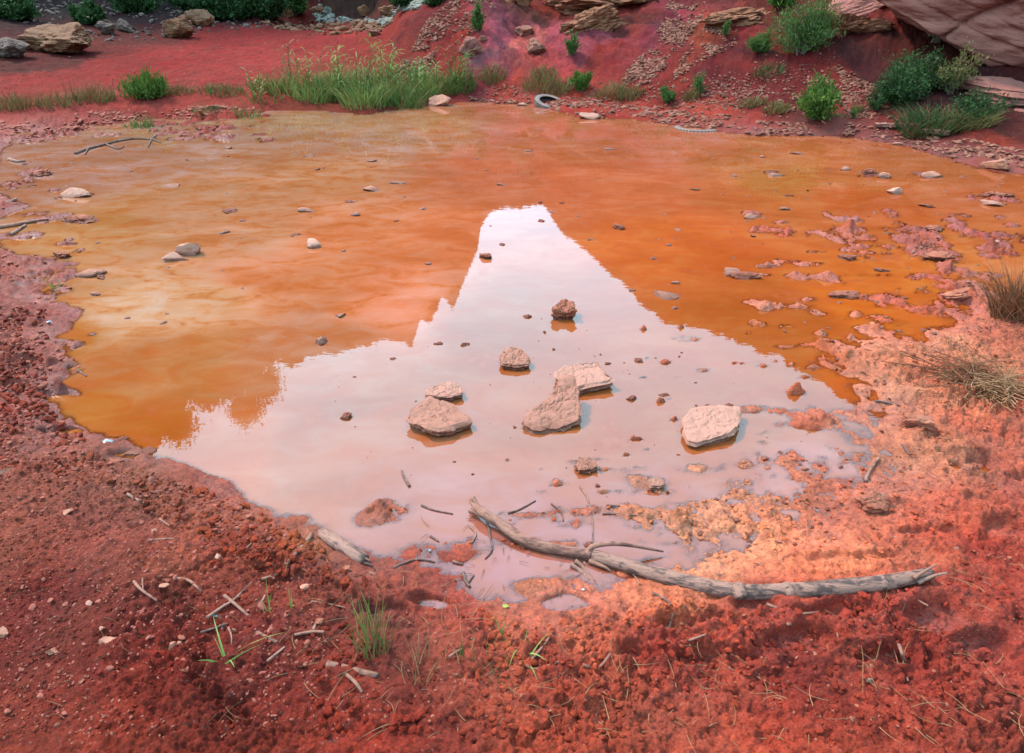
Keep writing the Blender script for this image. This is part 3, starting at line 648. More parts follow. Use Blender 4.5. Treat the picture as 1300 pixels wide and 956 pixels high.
def tube_vf(P, R, seg=10, seed=0, lump=.06, cap=True, ridge=0):
    P = np.asarray(P, float); R = np.asarray(R, float)
    # resample with catmull-rom
    n = len(P); out = []; rad = []
    L = np.linalg.norm(np.diff(P, axis=0), axis=1)
    for i in range(n-1):
        p0 = P[max(i-1, 0)]; p1 = P[i]; p2 = P[i+1]; p3 = P[min(i+2, n-1)]
        k = max(2, int(L[i]/max(R.mean()*1.0, 1e-4)/1.2)); k = min(k, 24)
        for t in np.linspace(0, 1, k, endpoint=False):
            out.append(.5*((2*p1)+(-p0+p2)*t+(2*p0-5*p1+4*p2-p3)*t*t+(-p0+3*p1-3*p2+p3)*t**3)); rad.append(R[i]+(R[i+1]-R[i])*t)
    out.append(P[-1]); rad.append(R[-1]); C = np.array(out); rad = np.array(rad)
    T = np.gradient(C, axis=0); T /= np.linalg.norm(T, axis=1)[:, None]+1e-12
    up = np.array([0, 0, 1.0]); A = np.cross(T, up); bad = np.linalg.norm(A, axis=1) < 1e-3; A[bad] = (1, 0, 0); A /= np.linalg.norm(A, axis=1)[:, None]; B = np.cross(A, T)
    th = np.linspace(0, 2*math.pi, seg, endpoint=False)
    s = np.concatenate([[0], np.cumsum(np.linalg.norm(np.diff(C, axis=0), axis=1))])
    V = []; G = []
    for i in range(len(C)):
        V.append(C[i] + rad[i]*(np.cos(th)[:, None]*A[i]+np.sin(th)[:, None]*B[i])); G.append(np.stack([np.full(seg, s[i]), th*rad.mean()*1.0+np.sin(s[i]*9)*.003, np.zeros(seg)], 1))
    V = np.concatenate(V); G = np.concatenate(G)
    ce = np.repeat(C, seg, 0); d = V-ce; sc = np.repeat(rad, seg)
    nn = fbm3(np.stack([G[:, 0]*8, np.tile(np.cos(th)*1.5, len(C)), np.tile(np.sin(th)*1.5, len(C))], 1)+seed*7.3, 3, seed)
    rg = ridge*np.sin(np.tile(th*3, len(C))+G[:, 0]*4)
    V = ce + d*(1+lump*2.2*nn+rg)[:, None]
    idx = np.arange(len(C)*seg).reshape(len(C), seg); nx = np.roll(idx, -1, 1)
    F = np.stack([idx[:-1], nx[:-1], nx[1:], idx[1:]], -1).reshape(-1, 4)
    if cap:
        k = len(V); V = np.vstack([V, C[:1], C[-1:]]); G = np.vstack([G, [[0,0,0]], [[s[-1],0,0]]])
        f0 = np.stack([idx[0], np.full(seg, k), np.full(seg, k), nx[0]], -1); f1 = np.stack([nx[-1], np.full(seg, k+1), np.full(seg, k+1), idx[-1]], -1)
        return V, F, G, (f0[:, [0,1,3]], f1[:, [0,1,3]])
    return V, F, G, None
def tube_me(name, P, R, mat, seg=10, seed=0, lump=.06, ridge=0):
    V, F, G, caps = tube_vf(P, R, seg, seed, lump, True, ridge)
    faces = [tuple(map(int, f)) for f in F] + [tuple(map(int, f)) for c in caps for f in c]
    me = bpy.data.meshes.new(name); me.from_pydata(V.tolist(), [], faces); me.materials.append(mat)
    me.polygons.foreach_set('use_smooth', np.ones(len(faces), bool))
    a = me.attributes.new('grain', 'FLOAT_VECTOR', 'POINT'); a.data.foreach_set('vector', (G*20).astype(np.float32).ravel()); me.update(); return me
def gpath(pts, lift=0.0, z=None):
    """photo pixels -> points lying on the ground (or at height z)"""
    out = []
    for q in pts:
        px, py = q[:2]; up = q[2] if len(q) > 2 else lift
        if z is None:
            if py > 170: x, y = flat(px, py, up+.01); g = max(gz(x, y), 0); x, y = flat(px, py, g+up); out.append((x, y, g+up))
            else: p = at(px, py); out.append((p[0], p[1], max(p[2], 0)+up))
        else: x, y = flat(px, py, z+up); out.append((x, y, z+up))
    return np.array(out)
def stick(name, pts, w_px, mat, label, cat='twig', group=None, taper=.6, seed=1, lift=None, parts=()):
    """a stick lying on the ground: one mesh, or a thing with parts if it has side shoots"""
    P = gpath(pts, 0); r0 = .5*w_px*pxm(P[0]); lf = r0*.6 if lift is None else lift
    P[:, 2] += lf; R = np.linspace(r0, r0*taper, len(P))
    if not parts:
        o0 = P.mean(0); return link(name, tube_me(name, P-o0, R, mat, 7, seed, .09), None, o0, label, cat, group)
    root = bpy.data.objects.new(name, None); COL.objects.link(root); root.location = P[0]; root['label'] = label; root['category'] = cat
    if group: root['group'] = group
    link('stem', tube_me('stem', P-P[0], R, mat, 8, seed, .09), root)
    for k, (pp, w) in enumerate(parts):
        Q = gpath(pp, 0); Q[:, 2] += lf; r = .5*w*pxm(Q[0]); link('shoot', tube_me('shoot', Q-P[0], np.linspace(r, r*.4, len(Q)), mat, 6, seed+k+1, .09), root)
    return root
def thing(name, label, cat, loc, group=None):
    o = bpy.data.objects.new(name, None); COL.objects.link(o); o.location = [float(q) for q in loc]; o['label'] = label; o['category'] = cat
    if group: o['group'] = group
    return o
def blades_vf(n, rad, hmin, hmax, width, lean=.5, curl=.5, seed=0, seg=4, rx=None, ry=None, bottom=None):
    """n curved tapering grass blades standing in an ellipse; bottom(x,y) gives ground height"""
    r = np.random.default_rng(seed); a = r.uniform(0, 2*math.pi, n); q = np.sqrt(r.uniform(0, 1, n)); rx = rx or rad; ry = ry or rad
    bx, by = np.cos(a)*q*rx, np.sin(a)*q*ry; h = r.uniform(hmin, hmax, n)*(1-.35*q); da = a*0+r.uniform(0, 2*math.pi, n)
    out = .6*np.cos(a)*q; outy = .6*np.sin(a)*q
    dx = np.cos(da)*.5+out; dy = np.sin(da)*.5+outy; nn = np.hypot(dx, dy)+1e-6; dx /= nn; dy /= nn
    ln = lean*r.uniform(.3, 1.2, n); cu = curl*r.uniform(.1, 1.3, n); w = width*r.uniform(.6, 1.2, n)
    wa = r.uniform(0, 2*math.pi, n)
    bz = bottom(bx, by) if bottom is not None else np.zeros(n)
    V = np.zeros((n, (seg+1)*2, 3))
    for k in range(seg+1):
        t = k/seg; off = h*(ln*t+cu*t*t)*.8; z = h*np.maximum(t-.45*cu*t**3, .02*t) ; ww = w*(1-t)**.7*.5+w*.04
        for j, sgn in ((0, -1), (1, 1)):
            V[:, 2*k+j, 0] = bx+dx*off+sgn*ww*np.cos(wa); V[:, 2*k+j, 1] = by+dy*off+sgn*ww*np.sin(wa); V[:, 2*k+j, 2] = bz+z
    F = []
    for k in range(seg): F.append([2*k, 2*k+1, 2*k+3, 2*k+2])
    F = np.array(F)[None]+(np.arange(n)*(seg+1)*2)[:, None, None]
    return V.reshape(-1, 3), F.reshape(-1, 4)
def ground_fn(x0, y0, z0):
    return lambda x, y: np.maximum(height(x+x0, y+y0, False), -.03)-z0
def leaves_vf(C, size, n, spread, seed=0, aspect=2.2, updir=.3):
    """n small folded leaves around each clump centre"""
    r = np.random.default_rng(seed); C = np.asarray(C); m = len(C)*n
    c = np.repeat(C, n, 0) + r.normal(size=(m, 3))*spread*.5
    d = r.normal(size=(m, 3)); d[:, 2] += updir*2; d /= np.linalg.norm(d, axis=1)[:, None]
    s = np.cross(d, r.normal(size=(m, 3))); s /= np.linalg.norm(s, axis=1)[:, None]+1e-9
    L = size*r.uniform(.6, 1.3, m)[:, None]; Wd = L/aspect*.5
    V = np.stack([c, c+d*L*.5+s*Wd, c+d*L, c+d*L*.5-s*Wd], 1)
    return V.reshape(-1, 3), np.arange(m*4).reshape(m, 4)
def shrub(px, py, hpx, wpx, label, mat, name='shrub', cat='bush', group=None, seed=1, leaf=.035, dens=1.0, nst=14, updir=.6, aspect=2.6, sparse=.16, lift=0, height_=None):
    """stems fanning from a base, leaves along them; hpx/wpx = size in photo pixels, base at (px,py)"""
    p = at(px, py) if py < 200 else np.array([*flat(px, py), gz(*flat(px, py))]); k = pxm(p); Hh = hpx*k*.98; Wd = wpx*k*.46
    root = thing(name, label, cat, p + np.array([0, 0, lift]), group); r = np.random.default_rng(seed)
    VV = []; FF = []; GG = []; CC = []; o = 0
    for i in range(nst):
        a = r.uniform(0, 2*math.pi); q = math.sqrt(r.uniform(0, 1)); tip = np.array([math.cos(a)*q*Wd, math.sin(a)*q*Wd*.8, Hh*r.uniform(.35, 1.08)*(1-.5*q*q)])
        mid = tip*np.array([.45, .45, .55]) + r.normal(size=3)*Wd*.06; base = np.array([r.normal()*Wd*.08, r.normal()*Wd*.08, -.03])
        V, F, G, _ = tube_vf(np.array([base, mid, tip]), [Hh*.016+.002, Hh*.010+.0015, .0012], 5, i, .05, False)
        VV.append(V); FF.append(F+o); o += len(V)
        for t in np.linspace(.35, 1.05, 7): CC.append(base*(1-t)**2+2*t*(1-t)*mid+t*t*tip + r.normal(size=3)*Wd*.05)
    me = mesh_np('stems', np.concatenate(VV), np.concatenate(FF), True, M_bark); link('stems', me, root)
    V, F = leaves_vf(CC, leaf*.8, max(3, int(13*dens)), max(Wd, Hh*.5)*sparse*1.5, seed+5, aspect, updir)
    V[:, 2] = np.maximum(V[:, 2], .0)
    me = mesh_np('foliage', V, F, False, mat); link('foliage', me, root, kind='stuff'); return root
def tuft(px, py, n, hpx, rpx, label, mat, name='grass_tuft', cat='grass', group=None, seed=1, width=.004, lean=.5, curl=.5, ry=1.0, kind=None, stems=None):
    p = at(px, py) if py < 200 else np.array([*flat(px, py), gz(*flat(px, py))]); k = pxm(p); hh = hpx*k
    p[2] = max(p[2], -.02)
    V, F = blades_vf(n, rpx*k, hh*.45, hh, width, lean, curl, seed, 4, rpx*k, rpx*k*ry, ground_fn(p[0], p[1], p[2]))
    if stems is None:
        return link(name, mesh_np(name, V, F, False, mat), None, p, label, cat, group, kind)
    root = thing(name, label, cat, p, group); link('blades', mesh_np('blades', V, F, False, mat), root, kind='stuff' if n > 40 else None)
    n2, m2, h2, l2 = stems
    V, F = blades_vf(n2, rpx*k*.8, h2*k*.6, h2*k, width*.8, l2, curl*.6, seed+9, 4, rpx*k, rpx*k*ry, ground_fn(p[0], p[1], p[2]))
    link('dry_blades', mesh_np('dry_blades', V, F, False, m2), root, kind='stuff' if n2 > 40 else None); return root
def scatter(name, pts, sizes, mat, seed=0, level=1, kind='stuff', flatness=.6, sink=.3):
    """many small loose stones joined into one mesh"""
    r = np.random.default_rng(seed); floor = kind if isinstance(kind, float) else -9.; protos = [rock_vf(seed*31+i, (1,1,1), level, 7, .05 if level > 1 else .0, (.5,.85)) for i in range(10)]
    V = []; F = []; o = 0; n = len(pts); z = np.maximum(height(pts[:, 0], pts[:, 1]), floor)
    which = r.integers(0, 10, n)
    for w in range(10):
        I = np.nonzero(which == w)[0]
        if not len(I): continue
        v, f = protos[w]; m = len(I); a = r.uniform(0, 2*math.pi, m); s = sizes[I]
        sx = s*r.uniform(.7, 1.2, m); sy = s*r.uniform(.6, 1.0, m); sz = s*flatness*r.uniform(.6, 1.1, m)
        q = v[None]*np.stack([sx, sy, sz], 1)[:, None, :]
        tx = r.normal(size=m)*.3; q[:, :, 2] = q[:, :, 2]+q[:, :, 0]*tx[:, None]
        x = q[:, :, 0]*np.cos(a)[:, None]-q[:, :, 1]*np.sin(a)[:, None]; y = q[:, :, 0]*np.sin(a)[:, None]+q[:, :, 1]*np.cos(a)[:, None]
        q = np.stack([x+pts[I, 0][:, None], y+pts[I, 1][:, None], q[:, :, 2]+(z[I]+sz*(.7-2*sink*.7))[:, None]], -1)
        V.append(q.reshape(-1, 3)); F.append((f[None]+(np.arange(m)*len(v))[:, None, None]+o).reshape(-1, 3)); o += m*len(v)
    me = mesh_np(name, np.concatenate(V), np.concatenate(F), False, mat); return me
def inpoly(P, poly): return sdf(P[:, 0], P[:, 1], poly) < 0
def sample_poly(pts_px, n, seed, far=False):
    """random ground points inside a region given by photo pixels of places"""
    poly = np.array([at(a, b)[:2] for a, b in pts_px]) if far else flatpoly(pts_px)
    r = np.random.default_rng(seed); lo, hi = poly.min(0), poly.max(0); out = []; tot = 0
    while tot < n:
        P = r.uniform(lo, hi, (n*3, 2)); P = P[inpoly(P, poly)]; P = P[(fbm2(P[:, 0]*1.7, P[:, 1]*1.7, 3, seed)+.5*fbm2(P[:, 0]*6, P[:, 1]*6, 2, seed)+r.normal(size=len(P))*.25) > (.0 if far else -.25)]; out.append(P); tot += len(P)
        if len(P) == 0: break
    return np.concatenate(out)[:n]

# ------------------------------------------------------------------ the six big stones in the near water
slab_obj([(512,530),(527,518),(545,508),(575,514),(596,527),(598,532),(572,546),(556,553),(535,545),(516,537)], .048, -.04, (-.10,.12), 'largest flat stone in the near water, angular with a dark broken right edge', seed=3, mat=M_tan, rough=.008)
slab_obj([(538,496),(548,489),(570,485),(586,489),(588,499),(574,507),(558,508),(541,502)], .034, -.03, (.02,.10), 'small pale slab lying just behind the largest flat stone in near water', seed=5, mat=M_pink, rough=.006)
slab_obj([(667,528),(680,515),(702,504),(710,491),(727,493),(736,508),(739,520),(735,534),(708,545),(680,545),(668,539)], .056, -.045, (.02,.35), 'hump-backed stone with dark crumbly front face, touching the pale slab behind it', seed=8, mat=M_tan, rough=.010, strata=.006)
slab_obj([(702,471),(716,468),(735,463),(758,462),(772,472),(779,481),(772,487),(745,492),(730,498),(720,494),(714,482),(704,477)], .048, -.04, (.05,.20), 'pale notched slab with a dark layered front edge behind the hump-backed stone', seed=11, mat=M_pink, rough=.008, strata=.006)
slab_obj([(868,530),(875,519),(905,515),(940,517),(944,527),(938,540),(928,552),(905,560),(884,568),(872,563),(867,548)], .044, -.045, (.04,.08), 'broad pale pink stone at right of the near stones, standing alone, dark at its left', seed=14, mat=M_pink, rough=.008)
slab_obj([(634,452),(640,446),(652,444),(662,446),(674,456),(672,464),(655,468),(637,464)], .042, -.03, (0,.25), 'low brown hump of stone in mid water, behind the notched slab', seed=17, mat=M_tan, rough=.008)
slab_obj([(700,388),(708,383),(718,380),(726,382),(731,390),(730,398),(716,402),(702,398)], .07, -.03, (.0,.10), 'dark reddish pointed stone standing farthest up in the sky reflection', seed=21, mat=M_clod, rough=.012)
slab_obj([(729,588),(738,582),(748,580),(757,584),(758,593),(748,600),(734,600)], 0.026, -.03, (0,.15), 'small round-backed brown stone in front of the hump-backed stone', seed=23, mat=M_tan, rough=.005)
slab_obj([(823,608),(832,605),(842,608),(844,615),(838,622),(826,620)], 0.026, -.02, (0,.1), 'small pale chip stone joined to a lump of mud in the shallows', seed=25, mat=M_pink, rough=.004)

# ------------------------------------------------------------------ smaller stones and clods out in the pond
# (centre px, centre py, width px, height px, material, name, label)
SM = [
 (222,323,36,20,'w','stone','pale stone nearer the shore of the touching pair in the left water'),
 (244,314,36,28,'w','stone','higher greyish stone of the touching pair in the left water'),
 (398,307,24,16,'w','stone','lone rounded pale stone between the touching pair and the sky reflection'),
 (101,276,40,16,'c','mud_clod','dark flaky clod with a flat top near the left shore, above the long stick end'),
 (98,243,34,20,'w','stone','pale pointed stone with its own reflection near the left shore'),
 (52,217,36,13,'c','mud_clod','low dark crumbly clod by the left shore below the fallen branch'),
 (80,321,26,12,'c','mud_clod','small dark clod beside the left mud flat'),
 (119,342,44,14,'p','stone','long pale slab beside the green sprout on the left mud flat'),
 (128,350,16,8,'c','mud_clod','small clod tucked in front of the long pale slab'),
 (122,372,14,8,'p','stone','small pink stone in the water below the long pale slab'),
 (288,171,16,8,'p','stone','small pale stone near the upper left reeds, farther one of two'),
 (291,186,11,8,'p','stone','small squarish pale stone in front of the reeds, nearer one of two'),
 (219,234,26,7,'p','stone','thin flat pale stone awash in the upper left water'),
 (292,266,24,9,'c','mud_clod','dark flat clod awash left of centre, above a pale stone'),
 (283,294,18,7,'p','stone','flat pink stone just breaking the surface right of the touching pair'),
 (391,265,22,9,'p','stone','flat pale stone left of the pair of thin slabs'),
 (395,196,16,6,'p','stone','tiny pink stone in the upper water left of centre'),
 (401,214,11,5,'c','mud_clod','tiny dark clod in the upper water left of centre'),
 (377,296,14,6,'c','mud_clod','small dark clod behind the lone rounded pale stone'),
 (475,239,26,8,'p','stone','longer one of the pair of thin pale slabs in the upper water'),
 (506,231,22,7,'p','stone','darker right-hand slab of the thin pair in the upper water'),
 (472,203,13,6,'p','stone','small stone above the pair of thin pale slabs'),
 (443,255,13,5,'c','mud_clod','dark pebble-sized clod below the pair of thin pale slabs'),
 (450,270,16,8,'p','stone','small knobbly stone left of the watery centre below the thin slabs'),
 (538,263,14,6,'p','stone','small pale stone left of the tip of the sky reflection'),
 (504,279,9,5,'c','mud_clod','tiny dark clod left of the tip of the sky reflection'),
 (635,233,11,6,'p','stone','small pale stone straight above the tip of the sky reflection'),
 (671,190,12,5,'p','stone','pale stone in the far water above the tip of the reflection'),
 (686,256,7,5,'c','mud_clod','small round clod touching the top right tip of the sky reflection'),
 (714,256,8,6,'c','mud_clod','small upright clod just right of the reflection tip'),
 (700,267,12,5,'p','stone','flat pale stone right under the reflection tip edge'),
 (688,279,11,6,'c','mud_clod','dark lump inside the narrow top of the sky reflection'),
 (638,308,10,8,'c','mud_clod','right one of two clods on the left edge of the reflection neck'),
 (618,323,17,12,'c','mud_clod','larger red clod on the left edge of the reflection neck'),
 (786,287,15,10,'c','mud_clod','dark clod with pale top right of the reflection neck'),
 (776,188,17,5,'p','stone','pale flat stone in the far water right of centre'),
 (750,303,12,5,'p','stone','flat stone below the dark clod with the pale top'),
 (843,372,36,12,'p','stone','flat pale pink slab at the right edge of the sky reflection'),
 (802,366,10,7,'p','stone','small pale stone left of the flat slab at the reflection edge'),
 (860,358,16,6,'p','stone','thin pale stone above the flat slab at the reflection edge'),
 (831,327,12,5,'p','stone','small pale stone in orange water right of the neck of the reflection'),
 (858,389,14,6,'p','stone','small pale stone just below the flat slab at the reflection edge'),
 (859,290,12,5,'p','stone','pale sliver of stone in the orange water right of the dark clod'),
 (669,400,12,7,'c','mud_clod','small dark round clod left of the pointed stone'),
 (591,436,12,7,'c','mud_clod','small dark clod left of the low brown hump'),
 (556,435,12,5,'c','mud_clod','faint flat clod awash at left in the sky reflection'),
 (498,454,12,6,'c','mud_clod','small red clod near the lower left arm of the sky reflection'),
 (440,526,16,10,'c','mud_clod','small crumbly red clod alone in the left part of the sky reflection'),
 (431,398,18,12,'p','stone','knobbly pale stone in the orange water, upper one left of the reflection'),
 (409,430,20,15,'p','stone','cracked greyish stone in the orange water, lower one left of the reflection'),
 (928,341,30,18,'p','stone','rounded pale stone heading a dark clod in the right water'),
 (946,349,36,10,'c','mud_clod','dark crumbly clod trailing right of the rounded pale stone'),
 (800,503,14,10,'c','mud_clod','small clod of mud right of the notched slab'),
 (924,512,14,8,'c','mud_clod','orange clod behind the broad pale pink stone'),
 (842,500,16,5,'c','mud_clod','thin clod between the notched slab and the broad stone'),
 (770,459,12,6,'c','mud_clod','tiny clod behind the notched slab'),
 (812,456,12,7,'c','mud_clod','tiny pale-topped clod right of the notched slab'),
 (982,220,24,9,'p','stone','low pale rock in the upper right water, left of the knobbly row'),
 (930,222,12,5,'p','stone','small flat stone left of the low pale rock in the upper right'),
 (882,239,13,6,'p','stone','small pointed stone left in the upper right water'),
 (953,272,28,10,'p','stone','wide knobbly stone in the right water above the muddy islets'),
 (1000,247,14,5,'c','mud_clod','small clod awash above the wide knobbly stone'),
 (998,264,16,6,'p','stone','flat stone right of the wide knobbly stone'),
 (1071,213,18,6,'p','stone','flat stone starting the knobbly row at upper right'),
 (1104,217,16,11,'c','mud_clod','upright clod in the knobbly row at upper right'),
 (1122,222,22,11,'p','stone','pitted stone ending the knobbly row at upper right'),
 (1136,241,20,15,'w','stone','brightest pale pointed stone in the right water'),
 (1187,221,34,10,'p','stone','long low pale rock toward the right shore'),
 (1222,223,12,5,'p','stone','small stone right of the long low pale rock'),
 (1176,260,18,6,'c','mud_clod','small dark clod below the long low pale rock'),
 (1262,209,34,20,'t','stone','rounded pale boulder sitting on the right shore bank'),
 (1264,244,36,12,'c','mud_clod','flat-topped dark clod at the right edge below the rounded boulder'),
 (1255,257,30,8,'p','stone','flat pale stone in front of the flat-topped dark clod'),
 (1012,193,16,6,'p','stone','dark-edged stone in the far right water'),
 (967,198,9,5,'p','stone','tiny pale stone in the far right water'),
 (1138,182,14,6,'p','stone','tiny pale stone near the far right plank'),
 (1076,325,24,14,'c','mud_clod','dark clod standing on the muddy islet below the wide stone'),
 (1118,341,20,7,'c','mud_clod','low clod right of the muddy islet'),
 (1068,372,40,12,'c','mud_clod','long dark crumbly ridge of mud in the right water'),
 (1148,377,9,6,'c','mud_clod','tiny dark clod alone in the orange water at right'),
 (1180,288,34,10,'c','mud_clod','dark churned lump of the right islet, farther one'),
 (1172,312,30,14,'c','mud_clod','dark churned lump of the right islet, middle one'),
 (1190,326,34,12,'c','mud_clod','dark churned lump of the right islet, nearest one'),
 (1215,376,40,13,'c','mud_clod','dark churned clod beside the dry tussock'),
 (1162,544,52,28,'c','mud_clod','big crumbly heap of dark mud in the right shallows'),
 (1105,640,44,26,'c','mud_clod','big crumbly clod below the right shallows'),
 (557,127,32,20,'p','stone','big pale round stone at the far shore in front of the reeds'),
 (745,146,28,13,'p','stone','pale lumpy stone at the far shore right of the dark tyre'),
 (663,139,14,8,'p','stone','small pale stone near the far shore between two tyres'),
 (270,136,24,13,'o','stone','orange-brown stone in the grass of the far left bank'),
 (15,608,20,14,'t','stone','brown stone at the very left edge of the near bank'),
 (148,588,22,14,'c','stone','dark brown wedge stone with a curled root on the left shore'),
 (168,572,24,12,'t','stone','flat brown stone at the waterline on the left shore'),
 (188,570,22,9,'c','stone','dark slab beside the flat brown stone at the waterline'),
 (157,556,12,6,'c','mud_clod','small clod in the water edge above the flat brown stone'),
 (92,665,14,8,'p','stone','pink stone on the dry soil at left below the waterline bank'),
 (283,723,11,9,'p','stone','small round pink stone on the dry soil below the footprint'),
 (150,838,22,9,'p','stone','pale flat stone near the bottom left on the dry soil'),
 (140,822,9,9,'p','stone','small upright stone above the pale flat stone at bottom left'),
 (125,790,10,8,'p','stone','small pale stone in the middle of the dry soil'),
 (228,842,14,9,'t','stone','brown stone right of the pale flat stone at bottom left'),
 (15,830,22,14,'t','stone','lumpy brown stone at the lower left corner'),
 (80,850,18,12,'t','stone','rounded brown stone near the lower left corner'),
 (392,764,12,9,'p','stone','pink stone left of the green grass tuft'),
 (410,810,11,8,'c','mud_clod','small dark clod left of the green grass tuft base'),
 (443,728,14,12,'c','mud_clod','dark red clod below the short log'),
 (235,835,8,6,'p','stone','tiny pebble beside the brown stone at bottom left'),
 (285,813,10,8,'p','stone','pink pebble below the crossed sticks'),
 (303,820,10,6,'o','stone','orange pebble beside the pink pebble below the crossed sticks'),
 (217,767,11,7,'p','stone','pebble left of the crossed sticks'),
 (202,690,10,9,'t','stone','pale brown pebble by the long straight straw on the left bank'),
]
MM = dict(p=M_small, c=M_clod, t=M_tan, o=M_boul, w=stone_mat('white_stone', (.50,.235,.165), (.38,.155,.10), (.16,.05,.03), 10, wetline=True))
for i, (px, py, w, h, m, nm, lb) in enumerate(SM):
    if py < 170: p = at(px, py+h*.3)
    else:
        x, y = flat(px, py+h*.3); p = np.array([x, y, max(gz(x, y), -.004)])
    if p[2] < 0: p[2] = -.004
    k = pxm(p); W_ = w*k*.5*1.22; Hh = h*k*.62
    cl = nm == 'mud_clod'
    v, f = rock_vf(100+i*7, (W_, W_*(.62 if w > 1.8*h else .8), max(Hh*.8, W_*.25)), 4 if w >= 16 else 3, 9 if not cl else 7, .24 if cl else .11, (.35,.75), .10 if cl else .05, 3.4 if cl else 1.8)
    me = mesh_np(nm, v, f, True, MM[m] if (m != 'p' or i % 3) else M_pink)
    try: me.set_sharp_from_angle(angle=math.radians(30))
    except Exception: pass
    o = link(nm, me, None, (p[0], p[1], p[2]+max(Hh*.8, W_*.25)*.2), lb, 'stone' if nm == 'stone' else 'clod')
    o.rotation_euler = (rng.normal()*.08, rng.normal()*.08, rng.normal()*.35)

# ------------------------------------------------------------------ main fallen branch in the near water
P = gpath([(752,706,.012),(790,716,.014),(830,728,.012),(880,741,.008),(938,751,.006),(1000,750,.006),(1060,746,.006),(1120,740,.010),(1182,728,.03)])
R_ = np.array([16,17,18,19,20,21,21,20,14])*.5*np.array([pxm(q) for q in P])
br = thing('fallen_branch', 'long bare grey branch lying across the near mud, forked muddy left end in the water', 'branch', P[0])
P0 = P[0]
link('stem', tube_me('stem', P-P0, R_, M_wood, 20, 3, .075, .03), br)
for a, b_ in ((3.35, 0), (.9, 1)):
    pass
Q = gpath([(598,636,.03),(612,650,.035),(628,660,.03),(645,673,.02),(665,686,.015),(690,694,.014),(720,700,.014),(752,706,.012)])
link('muddy_end', tube_me('muddy_end', Q-P0, np.array([7,12,13,14,14,13,13,15])*.5*np.array([pxm(q) for q in Q]), M_twig, 14, 5, .13, .05), br, label='pink mud coated forked left end')
Q = gpath([(744,703,.02),(752,694,.035),(775,690,.05),(800,692,.045),(822,696,.03),(842,700,.015)])
link('side_shoot', tube_me('side_shoot', Q-P0, np.array([7,6.5,6,5,4,2.5])*.5*np.array([pxm(q) for q in Q]), M_twig, 10, 6, .08), br)
for k, pts in enumerate([[(596,648,.02),(612,655,.02),(630,668,.012),(648,676,.01)],[(600,632,.05),(606,640,.04),(618,652,.03)],[(740,715,.0),(752,722,-.01),(765,728,0)],[(730,712,.01),(742,722,0),(758,742,0)],[(748,712,.01),(768,720,.01),(776,726,0)],[(1160,734,.04),(1172,726,.055),(1190,716,.07)],[(1165,740,.03),(1185,731,.04),(1203,727,.04)],[(725,716,.01),(738,726,0),(748,736,0)]]):
    Q = gpath(pts); link('broken_spur', tube_me('broken_spur', Q-P0, np.linspace(6.5, 2, len(Q))*.5*np.array([pxm(q) for q in Q]), M_twig if k < 6 else M_wood, 7, 20+k, .15), br)
for px_, py_, w_ in ((826,727,20),(1000,750,21.5),(938,751,23),(1118,740,21)):   # swollen knots where side shoots broke off
    x, y = flat(px_, py_, .02); q = gpath([(px_, py_, .010)])[0]; k = pxm(q)
    v, f = rock_vf(px_, (w_*.45*k, w_*.53*k, w_*.53*k), 3, 3, .07)
    me = mesh_np('knot', v, f, True, M_wood); a_ = me.attributes.new('grain', 'FLOAT_VECTOR', 'POINT'); a_.data.foreach_set('vector', (v*20).astype(np.float32).ravel()); link('knot', me, br, q-P0)
# short thick log
P = gpath([(408,676,.008),(422,686,.010),(440,697,.009),(463,712,.006)]); lg = thing('short_log', 'short thick barkless log lying at the near left edge of the water', 'log', P[0])
link('stem', tube_me('stem', P-P[0], np.array([10,12.5,13,12])*.5*1.35*np.array([pxm(q) for q in P]), M_wood, 18, 9, .06, .03), lg)
Q = gpath([(458,708,.012),(464,709,.02),(470,712,.022)]); link('splinter', tube_me('splinter', Q-P[0], [.006,.004,.002], M_dtwig, 6, 2, .15), lg)
Q = gpath([(462,715,.004),(468,716,.006),(473,719,.004)]); link('splinter', tube_me('splinter', Q-P[0], [.005,.004,.002], M_dtwig, 6, 3, .15), lg)

